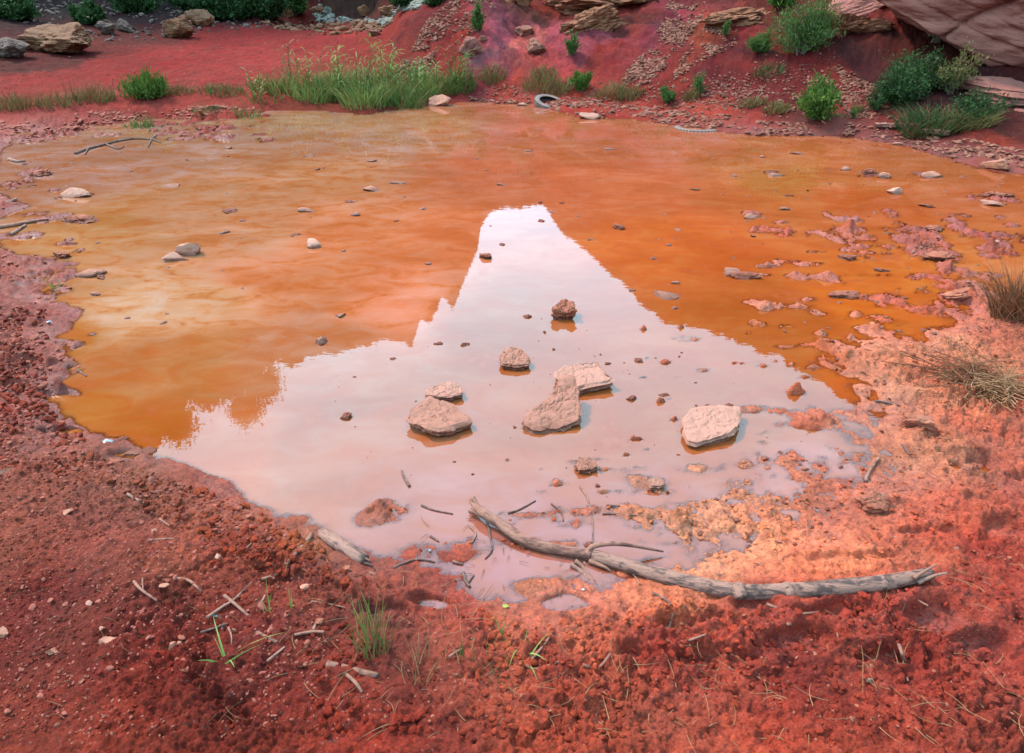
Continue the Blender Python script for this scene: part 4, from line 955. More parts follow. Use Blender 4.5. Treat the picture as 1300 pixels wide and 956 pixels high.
# ------------------------------------------------------------------ sticks
ST = [ # points, width px, mat, label, taper, side shoots
 ([(396,680),(384,695),(372,708),(363,718)],6,'r','muddy peeled stick leaning away from the upper end of the short log',.7,()),
 ([(333,736),(345,732),(358,728)],4,'r','thin dark twig left of the short log',.5,()),
 ([(300,707),(312,697),(320,690)],3,'r','thin short twig above the dry soil left of the log',.5,()),
 ([(170,738),(178,748),(200,764)],4.5,'r','forked dry twig alone in the middle of the left soil',.5,([[(181,735),(182,750)],3],)),
 ([(225,735),(240,738),(250,746),(256,752)],4,'r','curved thin twig above the crossed sticks',.6,()),
 ([(263,785),(280,773),(297,762),(320,740)],4.5,'w','longer of two crossed sticks on the left soil',.5,()),
 ([(285,757),(300,769),(327,793)],5,'r','shorter thicker of two crossed sticks on the left soil',.6,()),
 ([(303,791),(325,803),(352,817)],5,'r','pale stick right below the crossed sticks',.8,()),
 ([(255,804),(270,799),(290,792)],4,'d','dark twig left below the crossed sticks',.6,()),
 ([(290,797),(294,808),(294,820)],3,'r','thin upright straw by the pink pebble',.5,()),
 ([(188,687),(210,685),(240,684)],3.5,'r','thin straight straw on the upper left soil',.6,()),
 ([(159,702),(180,700)],3.5,'r','short straw piece on the left soil',.6,()),
 ([(203,660),(215,668)],3.5,'r','short twig at the upper left soil edge',.6,()),
 ([(162,628),(172,634),(188,641)],4,'w','short pale curved stick on the left bank',.6,()),
 ([(141,584),(143,593),(152,601)],3,'r','thin curled root hooked over the dark wedge stone',.6,()),
 ([(0,290),(20,287),(40,283),(62,280)],6,'r','long thick stick lying from the left edge over the mud flat',.5,()),
 ([(14,299),(24,293),(33,287)],5,'g','short grey stick in front of the long thick one at left',.6,()),
 ([(0,261),(12,258),(21,254)],5,'g','short grey stick at the left edge above the long thick one',.7,()),
 ([(12,203),(22,206),(32,205)],4,'g','small grey stick on the upper left mud',.7,()),
 ([(96,196),(112,190),(135,184),(160,177)],4,'d','dark fallen branch with twiggy forks in the upper left water',.5,([[(112,190),(108,197)],2.2],[[(135,184),(150,190),(158,186)],2.2],[[(150,180),(170,177),(192,178),(205,182)],2.6],[[(192,178),(200,171)],2.2],[[(192,179),(188,188)],2.2])),
 ([(98,470),(110,478)],2.5,'d','tiny stub of twig by the left mud spit',.6,()),
 ([(520,618),(513,606),(510,598)],4,'d','short dark twig standing on a clod in the near water',.6,()),
 ([(535,642),(550,648),(575,653)],3,'d','dark curved twig floating left of the main branch',.5,()),
 ([(597,669),(604,678),(600,688),(596,690)],3,'o','crooked orange stem in the near water left of the branch',.6,()),
 ([(618,660),(622,680),(625,698),(616,710)],3.5,'d','thin bent dark stem beside the muddy branch end',.5,()),
 ([(575,713),(582,716),(588,717)],4,'d','tiny dark twig in the puddle left of the main branch',.6,()),
 ([(588,728),(592,740),(597,746)],5,'d','forked dark twig in the puddle below the main branch end',.6,([[(594,741),(602,730)],3],)),
 ([(546,681),(557,688)],3,'d','tiny twig above the mud clump left of the branch',.6,()),
 ([(500,722),(512,716),(530,711),(552,714)],4,'d','dark twig lying along the mud clump left of the puddle',.5,([[(530,711),(528,703)],2.5],)),
 ([(469,727),(478,731)],3,'r','short straw below the short log end',.6,()),
 ([(645,652),(660,647),(680,636)],3,'d','thin dark twig in the water above the branch',.5,()),
 ([(700,640),(712,650),(715,662)],3,'d','thin twig dipping into mud above the branch',.5,()),
 ([(736,618),(745,632),(752,660),(752,690)],2.6,'r','long thin pale stem dipping down to the branch',.5,()),
 ([(770,642),(787,643)],3,'d','small dark straw in the near shallows',.6,()),
 ([(765,653),(785,653),(808,655)],3,'d','fine dark straw lying above the side shoot of the branch',.6,()),
 ([(796,720),(808,735),(812,742)],3,'r','thin twig leaning out from under the branch',.6,()),
 ([(830,754),(842,760),(853,769)],4,'d','dark straw under the middle of the branch',.6,()),
 ([(854,780),(850,795),(844,805)],4,'r','thin straw standing in the footprint',.6,()),
 ([(862,816),(880,812),(896,806)],4,'r','pale stick over the churned mud at bottom centre',.6,()),
 ([(973,768),(990,774),(1012,780),(1040,778)],4.5,'r','thin curved stick under the right half of the branch',.6,()),
 ([(1000,793),(1015,794),(1026,796)],4,'r','short stick among the churned mud below the branch',.6,()),
 ([(1038,782),(1060,800),(1085,822)],4.5,'r','long thin stick slanting across the churned mud',.5,([[(1062,802),(1064,812)],3],[[(1064,800),(1074,790)],3])),
 ([(998,840),(1015,832),(1032,829)],5.5,'r','pale thick stick end in the mud near bottom right',.8,()),
 ([(1141,820),(1145,832),(1150,850),(1152,865)],5,'r','pale bent stick standing in mud at bottom right',.5,()),
 ([(1098,865),(1115,862),(1140,854)],5,'w','pale stick lying at the bottom right edge',.6,()),
 ([(1134,684),(1160,688),(1185,694),(1217,698)],6,'w','straight pale stick on the mud above the branch tip',.6,()),
 ([(1148,752),(1160,760),(1178,770)],3.5,'r','thin straw below the branch tip',.5,([[(1148,754),(1140,766)],3],)),
 ([(1098,612),(1104,598),(1116,582)],5,'r','stick leaning out of the right shallows',.7,()),
 ([(1110,510),(1125,512),(1160,520)],3.5,'d','dark straw across the right shallows',.5,()),
 ([(1145,565),(1155,578)],3,'d','small dark twig in the right shallows',.6,()),
 ([(675,838),(690,820),(700,805)],4,'s','dry reed stalk lying across the bottom centre mud',.7,()),
 ([(668,845),(680,850),(712,840)],4,'s','curved dry reed stalk at the bottom centre mud',.7,()),
 ([(740,845),(760,848),(775,830)],4,'r','thin bent stick by the dry reed stalks',.7,()),
 ([(415,845),(440,850),(480,860)],9,'r','thick peeled stick at the bottom below the green tuft',.8,()),
 ([(440,857),(452,868),(460,880)],5,'r','thin stick crossing below the thick peeled stick',.8,()),
 ([(395,764),(430,770),(462,780)],3,'s','long yellow straw lying in front of the green tuft',.5,()),
 ([(374,807),(395,803),(412,803)],4,'s','straight straw left of the green tuft',.8,()),
 ([(398,801),(402,790),(406,785)],4,'w','small curled grey twig left of the green tuft',.7,()),
 ([(340,840),(352,830),(362,822)],4,'g','grey twig near the bottom left of the tuft',.7,()),
 ([(570,835),(580,828),(588,824)],4,'r','pale curved twig right of the green tuft',.7,()),
 ([(330,770),(336,758),(338,752)],3.5,'g','grey straw on the soil above the crossed sticks',.6,()),
]
MW = dict(r=M_twig, w=M_wood, d=M_dtwig, g=M_wood, o=M_twig, s=M_twig)
for i, (pts, w, m, lb, tp, shoots) in enumerate(ST):
    stick('stick' if w >= 4.5 else 'twig', pts, w, MW[m], lb, 'stick' if w >= 4.5 else 'twig', taper=tp, seed=40+i, parts=shoots)
# planks on the far right bank
def plank(a, b, w, label, seed):
    A = at(*a); B = at(*b); A[2] += .03; B[2] += .03; d = B-A; L = np.linalg.norm(d); r = np.random.default_rng(seed)
    n = 24; V = []
    for i in range(n+1):
        t = i/n; j = r.normal(size=4)*.003; ww = w*(1+.10*math.sin(t*5+seed)); 
        for k, (yy, zz) in enumerate([(-ww, -.018), (ww, -.018), (ww, .018), (-ww, .018)]): V.append((t*L + (r.normal()*.012 if i in (0, n) else 0), yy+j[k], zz+j[k]))
    F = [(i*4+k, i*4+(k+1) % 4, i*4+4+(k+1) % 4, i*4+4+k) for i in range(n) for k in range(4)] + [(3,2,1,0), (n*4, n*4+1, n*4+2, n*4+3)]
    me = bpy.data.meshes.new('plank'); me.from_pydata(V, [], F); me.materials.append(M_twig)
    at_ = me.attributes.new('grain', 'FLOAT_VECTOR', 'POINT'); at_.data.foreach_set('vector', (np.array(V)*12).astype(np.float32).ravel())
    o = link('plank', me, None, A, label, 'plank'); o.rotation_euler = (0, -math.asin(d[2]/L), math.atan2(d[1], d[0]))
plank((1112,162), (1168,163), .035, 'longer thin weathered plank on the far right bank', 3)
plank((1165,169), (1204,172), .05, 'shorter thicker plank at the water edge of the far right bank', 4)

# ------------------------------------------------------------------ tyres half sunk at the far shore
def tyre(px, py, rad, tilt, rz, label, zoff, flat_=.55):
    x, y = flat(px, py); root = thing('old_tyre', label, 'tyre', (x, y, zoff)); root.rotation_euler = (tilt[0], tilt[1], rz)
    w = rad*.34; prof = []
    for t in np.linspace(0, 2*math.pi, 20, endpoint=False):
        c, s = math.cos(t), math.sin(t); prof.append((rad*.80+math.copysign(abs(c)**.7, c)*rad*.20, math.copysign(abs(s)**.6, s)*w*flat_))
    n = 64; V = []; F = []
    for i in range(n):
        a = 2*math.pi*i/n
        for j, (r_, z_) in enumerate(prof): V.append((math.cos(a)*r_, math.sin(a)*r_, z_))
    m = len(prof)
    for i in range(n):
        for j in range(m):
            if 7 <= j <= 12: continue        # open on the inside
            F.append((i*m+j, i*m+(j+1) % m, ((i+1) % n)*m+(j+1) % m, ((i+1) % n)*m+j))
    me = bpy.data.meshes.new('sidewall'); me.from_pydata(V, [], F); me.materials.append(M_rubber); me.polygons.foreach_set('use_smooth', np.ones(len(F), bool)); link('sidewall', me, root)
    V2 = []; F2 = []
    for i in range(n):
        a = 2*math.pi*i/n
        for r_, z_ in ((rad*.66, -w*.4), (rad*.93, 0), (rad*.66, w*.3)): V2.append((math.cos(a)*r_, math.sin(a)*r_, z_))
    for i in range(n):
        for j in (0, 1): F2.append((i*3+j, i*3+j+1, ((i+1) % n)*3+j+1, ((i+1) % n)*3+j))
    me = bpy.data.meshes.new('inner_liner'); me.from_pydata(V2, [], F2); me.materials.append(M_rubberin); link('inner_liner', me, root)
    V3 = []; F3 = []; lug = 40
    for i in range(lug):
        for q in (-1, 1):
            a = 2*math.pi*(i+.25*(q+1))/lug; b_ = a+.07; o_ = len(V3)
            for aa in (a, b_):
                for r_, z_ in ((rad*.985, q*w*.1), (rad*1.015, q*w*.1), (rad*1.005, q*w*.5), (rad*.97, q*w*.5)): V3.append((math.cos(aa)*r_, math.sin(aa)*r_, z_))
            F3 += [(o_,o_+1,o_+2,o_+3), (o_+4,o_+5,o_+6,o_+7), (o_+1,o_+5,o_+6,o_+2), (o_,o_+4,o_+5,o_+1), (o_+3,o_+7,o_+6,o_+2)]
    me = bpy.data.meshes.new('tread'); me.from_pydata(V3, [], F3); me.materials.append(M_rubber); link('tread', me, root)
tyre(697, 134, .21, (.30, .10), .3, 'old tyre at the far shore showing its dark open centre', .03)
tyre(634, 127, .19, (.10, .02), 0, 'flat sunken pale tyre farthest left on the far shore', .0)
tyre(884, 162, .27, (-.04, .04), .5, 'mud-grey tyre almost drowned at the right far shore', -.045)
# ------------------------------------------------------------------ vegetation of the far bank
# reeds
RB = [(330,128,26,26,70,'leftmost thin reed clump on the far bank'),(372,118,60,30,130,'tall feathery reed clump left of the big reed bed'),(403,128,50,26,200,'low reed clump at the left end of the big reed bed'),
 (432,125,72,26,240,'tall reed clump in the left of the big reed bed with long arching leaves'),(462,132,56,28,260,'reed clump standing in the water in the middle left of the bed'),(488,126,66,26,260,'tallest green reed clump in the middle of the reed bed'),
 (512,134,48,26,240,'low reed clump at the waterline in the middle of the bed'),(532,124,50,26,230,'reed clump behind the big pale round stone, left of it'),(560,112,38,26,200,'reed clump right behind the big pale round stone'),(585,112,46,18,200,'bright green reed clump ending the bed at right'),
 (418,108,40,30,160,'faint reed clump behind the left of the bed'),(455,108,46,34,200,'reed clump behind the middle of the bed'),(510,106,40,34,200,'reed clump behind the right of the bed')]
for i, (px, py, hp, rp, n, lb) in enumerate(RB):
    tuft(px, py, int(n*.8), hp*(.62+.3*((i*7)%5)/4), rp, lb, M_reed if i % 3 else M_bush3, 'reed_clump', 'reeds', None, 300+i, .013, .55, .55, .8, stems=(int(n*.30), M_dry, hp*.8, .8))
def reed_plant(px, py, hpx, rpx, n, label, seed, mat=None):
    """separate leafy reed stalks with long arching leaves"""
    p = at(px, py); k = pxm(p); Hh = hpx*k; r = np.random.default_rng(seed); root = thing('tall_reed', label, 'reeds', p)
    SV = []; SF = []; LV = []; LF = []; so = 0; lo = 0
    for i in range(n):
        b = np.array([r.normal()*rpx*k*.4, r.normal()*rpx*k*.3, -.05]); h = Hh*r.uniform(.6, 1); a = r.uniform(0, 6.28); ln = h*r.uniform(.05, .3)
        tip = b+np.array([math.cos(a)*ln, math.sin(a)*ln, h]); mid = (b+tip)/2+np.array([-math.cos(a), -math.sin(a), 0])*ln*.15
        V, F, _, _ = tube_vf(np.array([b, mid, tip]), [.006, .0045, .002], 4, i, .02, False); SV.append(V); SF.append(F+so); so += len(V)
        for j, t in enumerate(np.linspace(.25, .98, 9)):
            q = b*(1-t)**2+2*t*(1-t)*mid+t*t*tip; sa = a+(math.pi if j % 2 else 0)+r.normal()*.5; L = Hh*r.uniform(.28, .42); w = .013*r.uniform(.8, 1.2)
            for m in range(5):
                u = m/4; o_ = q+np.array([math.cos(sa), math.sin(sa), 0])*L*u*.75+np.array([0, 0, L*(.75*u-.75*u*u*r.uniform(.7, 1.2))]); ww = w*(math.sin(math.pi*min(u*.85+.15, 1)))*.5+.0006
                LV += [o_+np.array([-math.sin(sa), math.cos(sa), 0])*ww, o_-np.array([-math.sin(sa), math.cos(sa), .3])*ww]
            for m in range(4): LF.append((lo+2*m, lo+2*m+1, lo+2*m+3, lo+2*m+2))
            lo += 10
    link('stalks', mesh_np('stalks', np.concatenate(SV), np.concatenate(SF), True, mat or M_reed), root)
    link('leaves', mesh_np('leaves', np.array(LV), np.array(LF), False, mat or M_reed), root, kind='stuff')
for i, (px, py, hp, rp, n, lb, mm) in enumerate([(372,112,58,14,4,'pair of feathery pale reeds rising above the path left of the bed',M_dry),(398,118,62,16,7,'tall reeds with paired leaves at the left end of the bed',M_reed),(430,122,66,22,10,'arching reeds rising from the left part of the bed',M_reed),
   (486,118,72,22,12,'tallest arching reeds in the middle of the bed',M_reed),(462,128,56,24,9,'shorter leafy reeds standing at the waterline mid bed',M_bush3),(520,122,52,24,9,'leafy reeds behind the waterline, right part of bed',M_reed),(550,112,44,20,9,'leafy reeds above the big round pale stone',M_reed),(586,110,50,16,9,'bright leafy reeds closing the bed at right',M_bush),
   (325,124,40,16,4,'few thin reeds between the sparse grass and the bed',M_reed)]):
    reed_plant(px, py, hp, rp, n, lb, 700+i, mm)
# low grass along the bank
GR = [(20,135,30,34,'olive grass patch at the left edge of the far bank'),(75,132,26,34,'olive grass patch left of the bright green bush, farther left'),(120,126,30,30,'olive grass patch touching the bright green bush'),(225,118,16,26,'short grass right of the bright green bush'),
 (280,116,20,34,'sparse green grass between bush and reeds, nearer the bush'),(345,112,26,36,'sparse green grass just left of the reeds'),(625,100,26,20,'dry weeds at the foot of the purple slope'),(685,112,30,26,'brown dry weeds at the foot of the slope above the dark tyre'),
 (710,115,24,20,'brown weeds left of the small bright bush'),(775,120,26,26,'olive weeds right of the small bright bush'),(800,122,20,18,'olive weeds left of the second small bush'),(690,98,14,20,'faint weeds on the foot of the slope'),(880,122,18,14,'tiny weeds on the right bank'),
 (985,140,16,20,'dark weeds left of the big right bush'),(955,132,14,20,'dark weeds on the right bank slope'),(1088,142,14,8,'small weed right of the big right bush')]
for i, (px, py, hp, rp, lb) in enumerate(GR):
    tuft(px, py, 190, hp*.85, rp*.85, lb, M_dry if i not in (4,5) else M_bush3, 'bank_grass', 'grass', None, 340+i, .010, .5, .5, .7, stems=(80, M_straw2, hp, .6))
tuft(178, 163, 120, 22, 18, 'small bright green grass growing out of the water at upper left', M_bush3, 'water_grass', 'grass', None, 371, .010, .5, .5, .7)
tuft(315, 150, 90, 24, 16, 'thin grass in the water left of the reed bed', M_bush3, 'water_grass', 'grass', None, 372, .008, .5, .5, .7)
tuft(260, 143, 60, 18, 18, 'sparse grass standing in the water between bush and reeds', M_dry, 'water_grass', 'grass', None, 373, .008, .5, .5, .7)
tuft(72, 366, 5, 26, 4, 'small two-leaved green sprout on the left mud flat', M_reed, 'sprout', 'plant', None, 374, .012, .7, .5)
tuft(97, 358, 3, 20, 3, 'thin single green shoot beside the long pale slab', M_reed, 'sprout', 'plant', None, 375, .006, .3, .3)
for i, (px, py, hp, lb) in enumerate([(92,128,50,'tall dry stalk weed rising over the left bank grass'),(122,126,44,'dry stalk weed right of the tall one on the left bank'),(142,122,36,'thin dry stalk next to the bright green bush')]):
    tuft(px, py, 14, hp, 5, lb, M_straw2, 'dry_weed', 'plant', None, 380+i, .007, .2, .2)
# shrubs
shrub(188,124,27,58,'rounded bright green bush on the far left bank', M_bush, seed=1, leaf=.065, dens=1.6, nst=34, updir=1.2, aspect=3.5)
shrub(606,40,30,16,'small bright green plant high on the purple ridge', M_bush3, seed=2, leaf=.06, dens=1.2, nst=10)
shrub(726,70,26,22,'small olive bush in the middle of the purple slope', M_bush3, seed=3, leaf=.05, dens=1.0, nst=12)
shrub(738,116,24,28,'bright green bush at the foot of the slope, centre', M_bush, seed=4, leaf=.05, dens=1.8, nst=16, updir=1)
shrub(845,130,22,24,'small green bush at the foot of the slope, right of centre', M_bush3, seed=5, leaf=.045, dens=1.3, nst=12, updir=.8)
shrub(886,118,24,18,'thin green sapling above the right bank gravel', M_bush3, seed=6, leaf=.04, dens=.8, nst=8)
shrub(1033,150,44,62,'big bright green bush standing on the right bank', M_bush, seed=7, leaf=.065, dens=1.0, nst=30, updir=.8)
shrub(1085,150,16,10,'tiny green plant beside the big right bush', M_bush3, seed=8, leaf=.03, dens=.7, nst=5)
shrub(1018,66,62,90,'large leaning pine bush high on the right slope', M_bush3, name='pine_bush', seed=9, leaf=.085, dens=1.5, nst=34, updir=.6, aspect=6, sparse=.19)
shrub(965,66,26,36,'lower left shoot of pine bush on the right slope', M_bush3, name='pine_bush', seed=10, leaf=.07, dens=2, nst=14, updir=.6, aspect=7)
shrub(990,8,18,40,'green bush at the top edge above the pine bush', M_bush, seed=11, leaf=.07, dens=1.6, nst=16)
shrub(920,45,16,14,'tiny shrub on the slope left of the pine bush', M_bush3, seed=12, leaf=.05, dens=.8, nst=6)
shrub(1185,62,66,44,'leafy shrub hanging over the face of the big strata rock', M_bush3, seed=13, leaf=.06, dens=.8, nst=18, lift=.1)
shrub(1205,118,60,60,'yellowish leafy shrub under the big strata rock', M_dry, seed=14, leaf=.05, dens=.7, nst=22)
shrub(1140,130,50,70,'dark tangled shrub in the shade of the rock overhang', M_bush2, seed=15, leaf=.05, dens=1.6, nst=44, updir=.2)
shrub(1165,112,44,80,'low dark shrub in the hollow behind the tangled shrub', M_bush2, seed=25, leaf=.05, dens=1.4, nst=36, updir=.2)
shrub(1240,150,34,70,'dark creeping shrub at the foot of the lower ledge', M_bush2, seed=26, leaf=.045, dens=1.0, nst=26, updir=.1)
shrub(1110,140,30,30,'spindly dark bush left of the tangled shrub', M_bush2, seed=16, leaf=.04, dens=.8, nst=14)
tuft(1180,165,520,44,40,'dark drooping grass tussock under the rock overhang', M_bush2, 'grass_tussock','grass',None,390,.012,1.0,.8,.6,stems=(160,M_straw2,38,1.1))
tuft(1230,160,300,34,30,'dark drooping grass right of the overhang tussock', M_dry, 'grass_tussock','grass',None,391,.010,.9,.8,.6,stems=(90,M_straw2,30,1.1))
tuft(975,95,120,20,20,'dark grass on the slope below the pine bush', M_bush2, 'grass_tussock','grass',None,392,.010,.9,.7,.6)
# dark evergreen scrub behind the path
for i, (px, py, hp, wp, lb) in enumerate([(265,22,40,60,'dark scrub bush behind the path, right of the brown boulders'),(300,24,46,60,'dark scrub bush behind the path in the shaded gap'),(340,24,46,56,'dark scrub bush behind the path left of the grey rubble'),(375,18,30,34,'brighter green bush at the left edge of the grey rubble'),
   (115,30,24,40,'dark low bush behind the ochre boulder'),(20,24,26,50,'dark low bush at the top left corner'),(175,16,30,60,'dark scrub above the grey rocks'),(520,8,24,50,'dark bush behind the grey rubble at right'),(235,8,30,60,'dark scrub behind the brown boulders'),(555,6,14,24,'small dark bush at the top left of the ridge')]):
    shrub(px, py, hp, wp, lb, M_bush2 if i != 3 else M_bush3, seed=60+i, leaf=.10, dens=2.4, nst=26, updir=.3, aspect=2)
# trees on the hill top that the pond mirrors
def tree(px_az, Y, hh, seed, label):
    x = px_az*Y; g = gz(x, Y); root = thing('pine_tree', label, 'tree', (x, Y, g-.3), 'trees on the far hill top mirrored in the pond'); r = np.random.default_rng(seed)
    link('trunk', mesh_np('trunk', *tube_vf(np.array([[0,0,0],[.05,.1,hh*.5],[0,.1,hh*.95]]), [hh*.03, hh*.02, .02], 8, seed, .05, False)[:2], True, M_bark), root)
    C = []
    for i in range(70):
        a = r.uniform(0, 2*math.pi); t = r.uniform(.25, 1); rr = hh*.33*math.sqrt(r.uniform(0, 1))*(1.15-t)**.6; C.append((math.cos(a)*rr, math.sin(a)*rr, hh*t))
    V, F = leaves_vf(C, .20, 42, .55, seed, 2.4, .2); link('crown', mesh_np('crown', V, F, False, M_tree), root, kind='stuff')
TL = ['dark pine of the far hill, mirrored where the sky reflection meets the left shore', 'second dark pine from the left shore in the row mirrored in the pond', 'dark pine mirrored at the first notch of the reflected hill line', 'dark pine mirrored left of the largest flat stone']
for i, (a_, Y_, h_) in enumerate([(-.60,24.5,1.2),(-.53,25.5,1.3),(-.47,27,1.6),(-.43,28,1.7)]):
    tree(a_, Y_, h_, 500+i, TL[i])

# ------------------------------------------------------------------ boulders and rock faces
def boulder(px, py, w, h, mat, label, seed, d=.75, name='boulder', cat='boulder', level=5, rough=.16, planes=14, rz=0., tilt=(0,0), sink=.12, strata=.03, cut=(.5,.85), **kw):
    p = at(px, py); k = pxm(p); W_ = w*k*.5*1.2; Hh = h*k*.5*1.28
    return rock_obj(name, p+np.array([0, W_*d*.3, 0]), (W_, W_*d, Hh), mat, label, cat, None, seed, rz, tilt, sink, level=level, planes=planes, rough=rough, strata=strata, cut=cut, **kw)
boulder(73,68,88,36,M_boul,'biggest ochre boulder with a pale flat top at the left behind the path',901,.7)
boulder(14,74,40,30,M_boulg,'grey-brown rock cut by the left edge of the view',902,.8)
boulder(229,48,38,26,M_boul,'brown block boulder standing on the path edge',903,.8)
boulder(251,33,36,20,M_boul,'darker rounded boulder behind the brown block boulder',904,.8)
boulder(135,43,24,16,M_boulg,'grey rock right of the biggest ochre boulder',905)
boulder(158,40,28,14,M_boulg,'pale grey leaning rock right of the grey rock',906,.6,tilt=(0,.4))
boulder(10,62,36,14,M_boulg,'low grey rock above the left-edge rock',907)
boulder(345,24,20,12,M_boul,'brown rock at the foot of the grey rubble, left',908)
boulder(366,22,12,12,M_boul,'small upright brown rock at the foot of the grey rubble',909)
boulder(404,18,20,12,M_boul,'orange-brown rock in the rubble rim',910)
boulder(417,20,13,12,M_grey,'round cream stone in the rubble rim',911)
boulder(463,20,16,12,M_boul,'orange boulder in the lower right of the grey rubble',912)
boulder(492,22,26,14,M_boul,'orange boulder at the right end of the rubble rim',913)
boulder(476,45,16,10,M_rub,'pale lump in the cut bank at the path end',914)
boulder(613,53,10,8,M_rub,'small purple stone on the ridge',915)
boulder(598,70,26,22,M_cliff,'purple-grey weathered outcrop knob on the ridge foot',916,.8)
boulder(665,45,28,14,M_rub,'pale crumbly outcrop on the purple slope',917)
boulder(680,68,30,18,M_rub,'pinkish crumbly outcrop lower on the purple slope',918)
# ledge of orange rock above the purple slope
boulder(760,32,96,30,M_ledge,'orange layered outcrop on the slope, lower one of the central pair',920,.5,rough=.26,tilt=(0,-.25),sink=.45,level=6)
boulder(775,8,160,36,M_ledge,'orange layered ledge at the top centre of the slope',921,.5,rough=.26,sink=.42,level=6)
boulder(664,6,40,38,M_ledge,'dark red rock rib at the top of the ridge',922,.6,rough=.26,sink=.2)
boulder(935,28,116,28,M_ledge,'orange layered ledge left of the pine bush',923,.5,rough=.26,tilt=(0,-.15),sink=.42,level=6)
boulder(1075,42,110,44,M_ledge,'layered orange rock right of the pine bush under the big strata rock',924,.6,rough=.26,sink=.42,level=6)
boulder(1090,10,100,30,M_cliff,'sloping pink rock shelf at the top, left of the big strata rock',925,.6,rough=.08,tilt=(0,-.25),sink=.42,level=6)
# great overhanging rock on the right
def cliff_block(cx, cy, cz, size, seed, label, name='strata_rock', tilt=(0,0), rz=0, level=7, planes=15, rough=.09, cut=(.55,.85), crack=None, mat=None):
    v, f = rock_vf(seed, (1,1,1), level, planes, rough, cut, 0, 1.3)
    # bedding: recessed joints following tilted layers
    k = (v[:, 2]*1.0+v[:, 0]*.45)*5.5 + .8*fbm3(v*1.2+3, 3, 4) ; w = np.abs((k % 1)-.5)*2
    nr = v/np.linalg.norm(v, axis=1)[:, None]; dep_ = .022*sstep(.72, 1.0, w) + .02*(noise3(np.floor(k), v[:,0]*0, v[:,0]*0+seed, 3))
    f5 = fbm3(v*np.array([4, 4, 14])+seed, 4, 11, .6)*.028
    if crack is not None:
        for (x0, m_) in crack:
            q = v[:, 0]-(x0+m_*v[:, 2])+.05*fbm3(v*3, 3, 8); dep_ = dep_ + .07*np.exp(-(q/.012)**2) + .03*np.exp(-(q/.05)**2)
    v = v - nr*(dep_-f5)[:, None]; v *= np.asarray(size)
    me = mesh_np(name, v, f, True, mat or M_cliff)
    o = link(name, me, None, (cx, cy, cz), label, 'rock'); o.rotation_euler = (tilt[0], tilt[1], rz); return o
def ppos(px, py, Y):
    dx, dy, dz = ray(px, py); return dx/dy*Y, Y, H0+dz/dy*Y
x, y, z = ppos(1275, 2, 9.4)
cliff_block(x, y, z+.15, (2.1, 1.3, 1.0), 77, 'great purple-red overhanging strata rock filling the top right corner', tilt=(.1,.12), rz=-.15, crack=[(-.12,.45),(.35,.2)])
x, y, z = ppos(1285, 115, 8.4)
cliff_block(x, y, z-.02, (1.0, .7, .17), 83, 'lower ledge of dark red rock beneath the great strata rock', tilt=(0,.05), level=6, rough=.09)
x, y, z = ppos(1295, 140, 8.0)
cliff_block(x, y, z-.06, (.7, .6, .16), 85, 'lowest broken rock step at the right edge under the ledge', tilt=(0,.05), level=6, rough=.09)

# ------------------------------------------------------------------ loose stones and gravel
def rub(name, poly, n, s0, s1, mat, seed, label, far=True, level=1, cat='gravel', **kw):
    P = sample_poly(poly, n, seed, far); r = np.random.default_rng(seed+1); sz = s0+(s1-s0)*r.uniform(0, 1, len(P))**3
    me = scatter(name, P, sz, mat, seed, level, **kw); link(name, me, None, None, label, cat, None, 'stuff')
rub('rubble', [(545,22),(575,0),(640,0),(600,45),(560,70),(535,100),(500,100),(515,75)], 2200, .008, .045, M_rub, 31, 'band of pale rubble running down the left flank of the purple ridge')
rub('rubble', [(850,0),(905,0),(880,40),(860,70),(825,105),(785,112),(800,85),(830,50)], 3600, .008, .045, M_rub, 32, 'long band of pink rubble running down the slope right of centre', level=1)
rub('rubble', [(905,20),(960,20),(950,45),(905,70),(870,95),(850,105),(875,60)], 1100, .010, .045, M_rub, 33, 'scattered chips below the orange ledge on the right slope')
rub('rubble', [(1000,100),(1060,80),(1110,110),(1100,150),(1075,150),(1060,120)], 1300, .010, .035, M_rub, 34, 'pale gravel fan right of the big bright green bush')
rub('rubble', [(860,100),(1000,60),(1060,60),(1060,140),(960,150),(880,130)], 1200, .008, .03, M_rub, 35, 'fine chips strewn over the red slope above the right bank')
rub('rubble', [(405,0),(540,0),(530,12),(490,24),(400,22)], 2600, .02, .10, M_grey, 36, 'heap of grey and cream rubble at the top centre left', level=2)
rub('rubble', [(330,28),(400,18),(500,20),(500,27),(330,34)], 260, .03, .13, M_boul, 37, 'rim of orange rubble along the back edge of the path', level=2)
rub('rubble', [(60,40),(110,30),(340,20),(340,34),(120,55)], 260, .02, .09, M_boulg, 38, 'loose stones along the shaded back edge of the path')
rub('rubble', [(0,20),(60,-20),(260,-20),(220,30),(60,40)], 400, .02, .10, M_boulg, 39, 'stones strewn on the dark back slope')
rub('shore_stones', [(0,150),(0,175),(60,175),(130,163),(330,150),(330,138),(230,136),(120,142)], 900, .010, .045, M_peb, 41, 'flat stones and mud flakes along the far left shore', level=2, flatness=.35)
rub('shore_stones', [(590,118),(600,130),(760,152),(880,163),(960,175),(1140,182),(1210,200),(1300,215),(1300,190),(1200,175),(1100,160),(960,150),(880,140),(760,128)], 2400, .008, .045, M_rub, 42, 'pink stones and chips along the far right shore', level=2, flatness=.5)
rub('stone_chips', [(60,200),(300,180),(600,160),(900,190),(1200,230),(1250,380),(1050,430),(700,300),(560,330),(400,430),(150,420)], 150, .007, .030, M_small, 61, 'small flat chips just breaking the surface of the orange water', False, level=2, flatness=.35, kind=-.003, sink=.1)
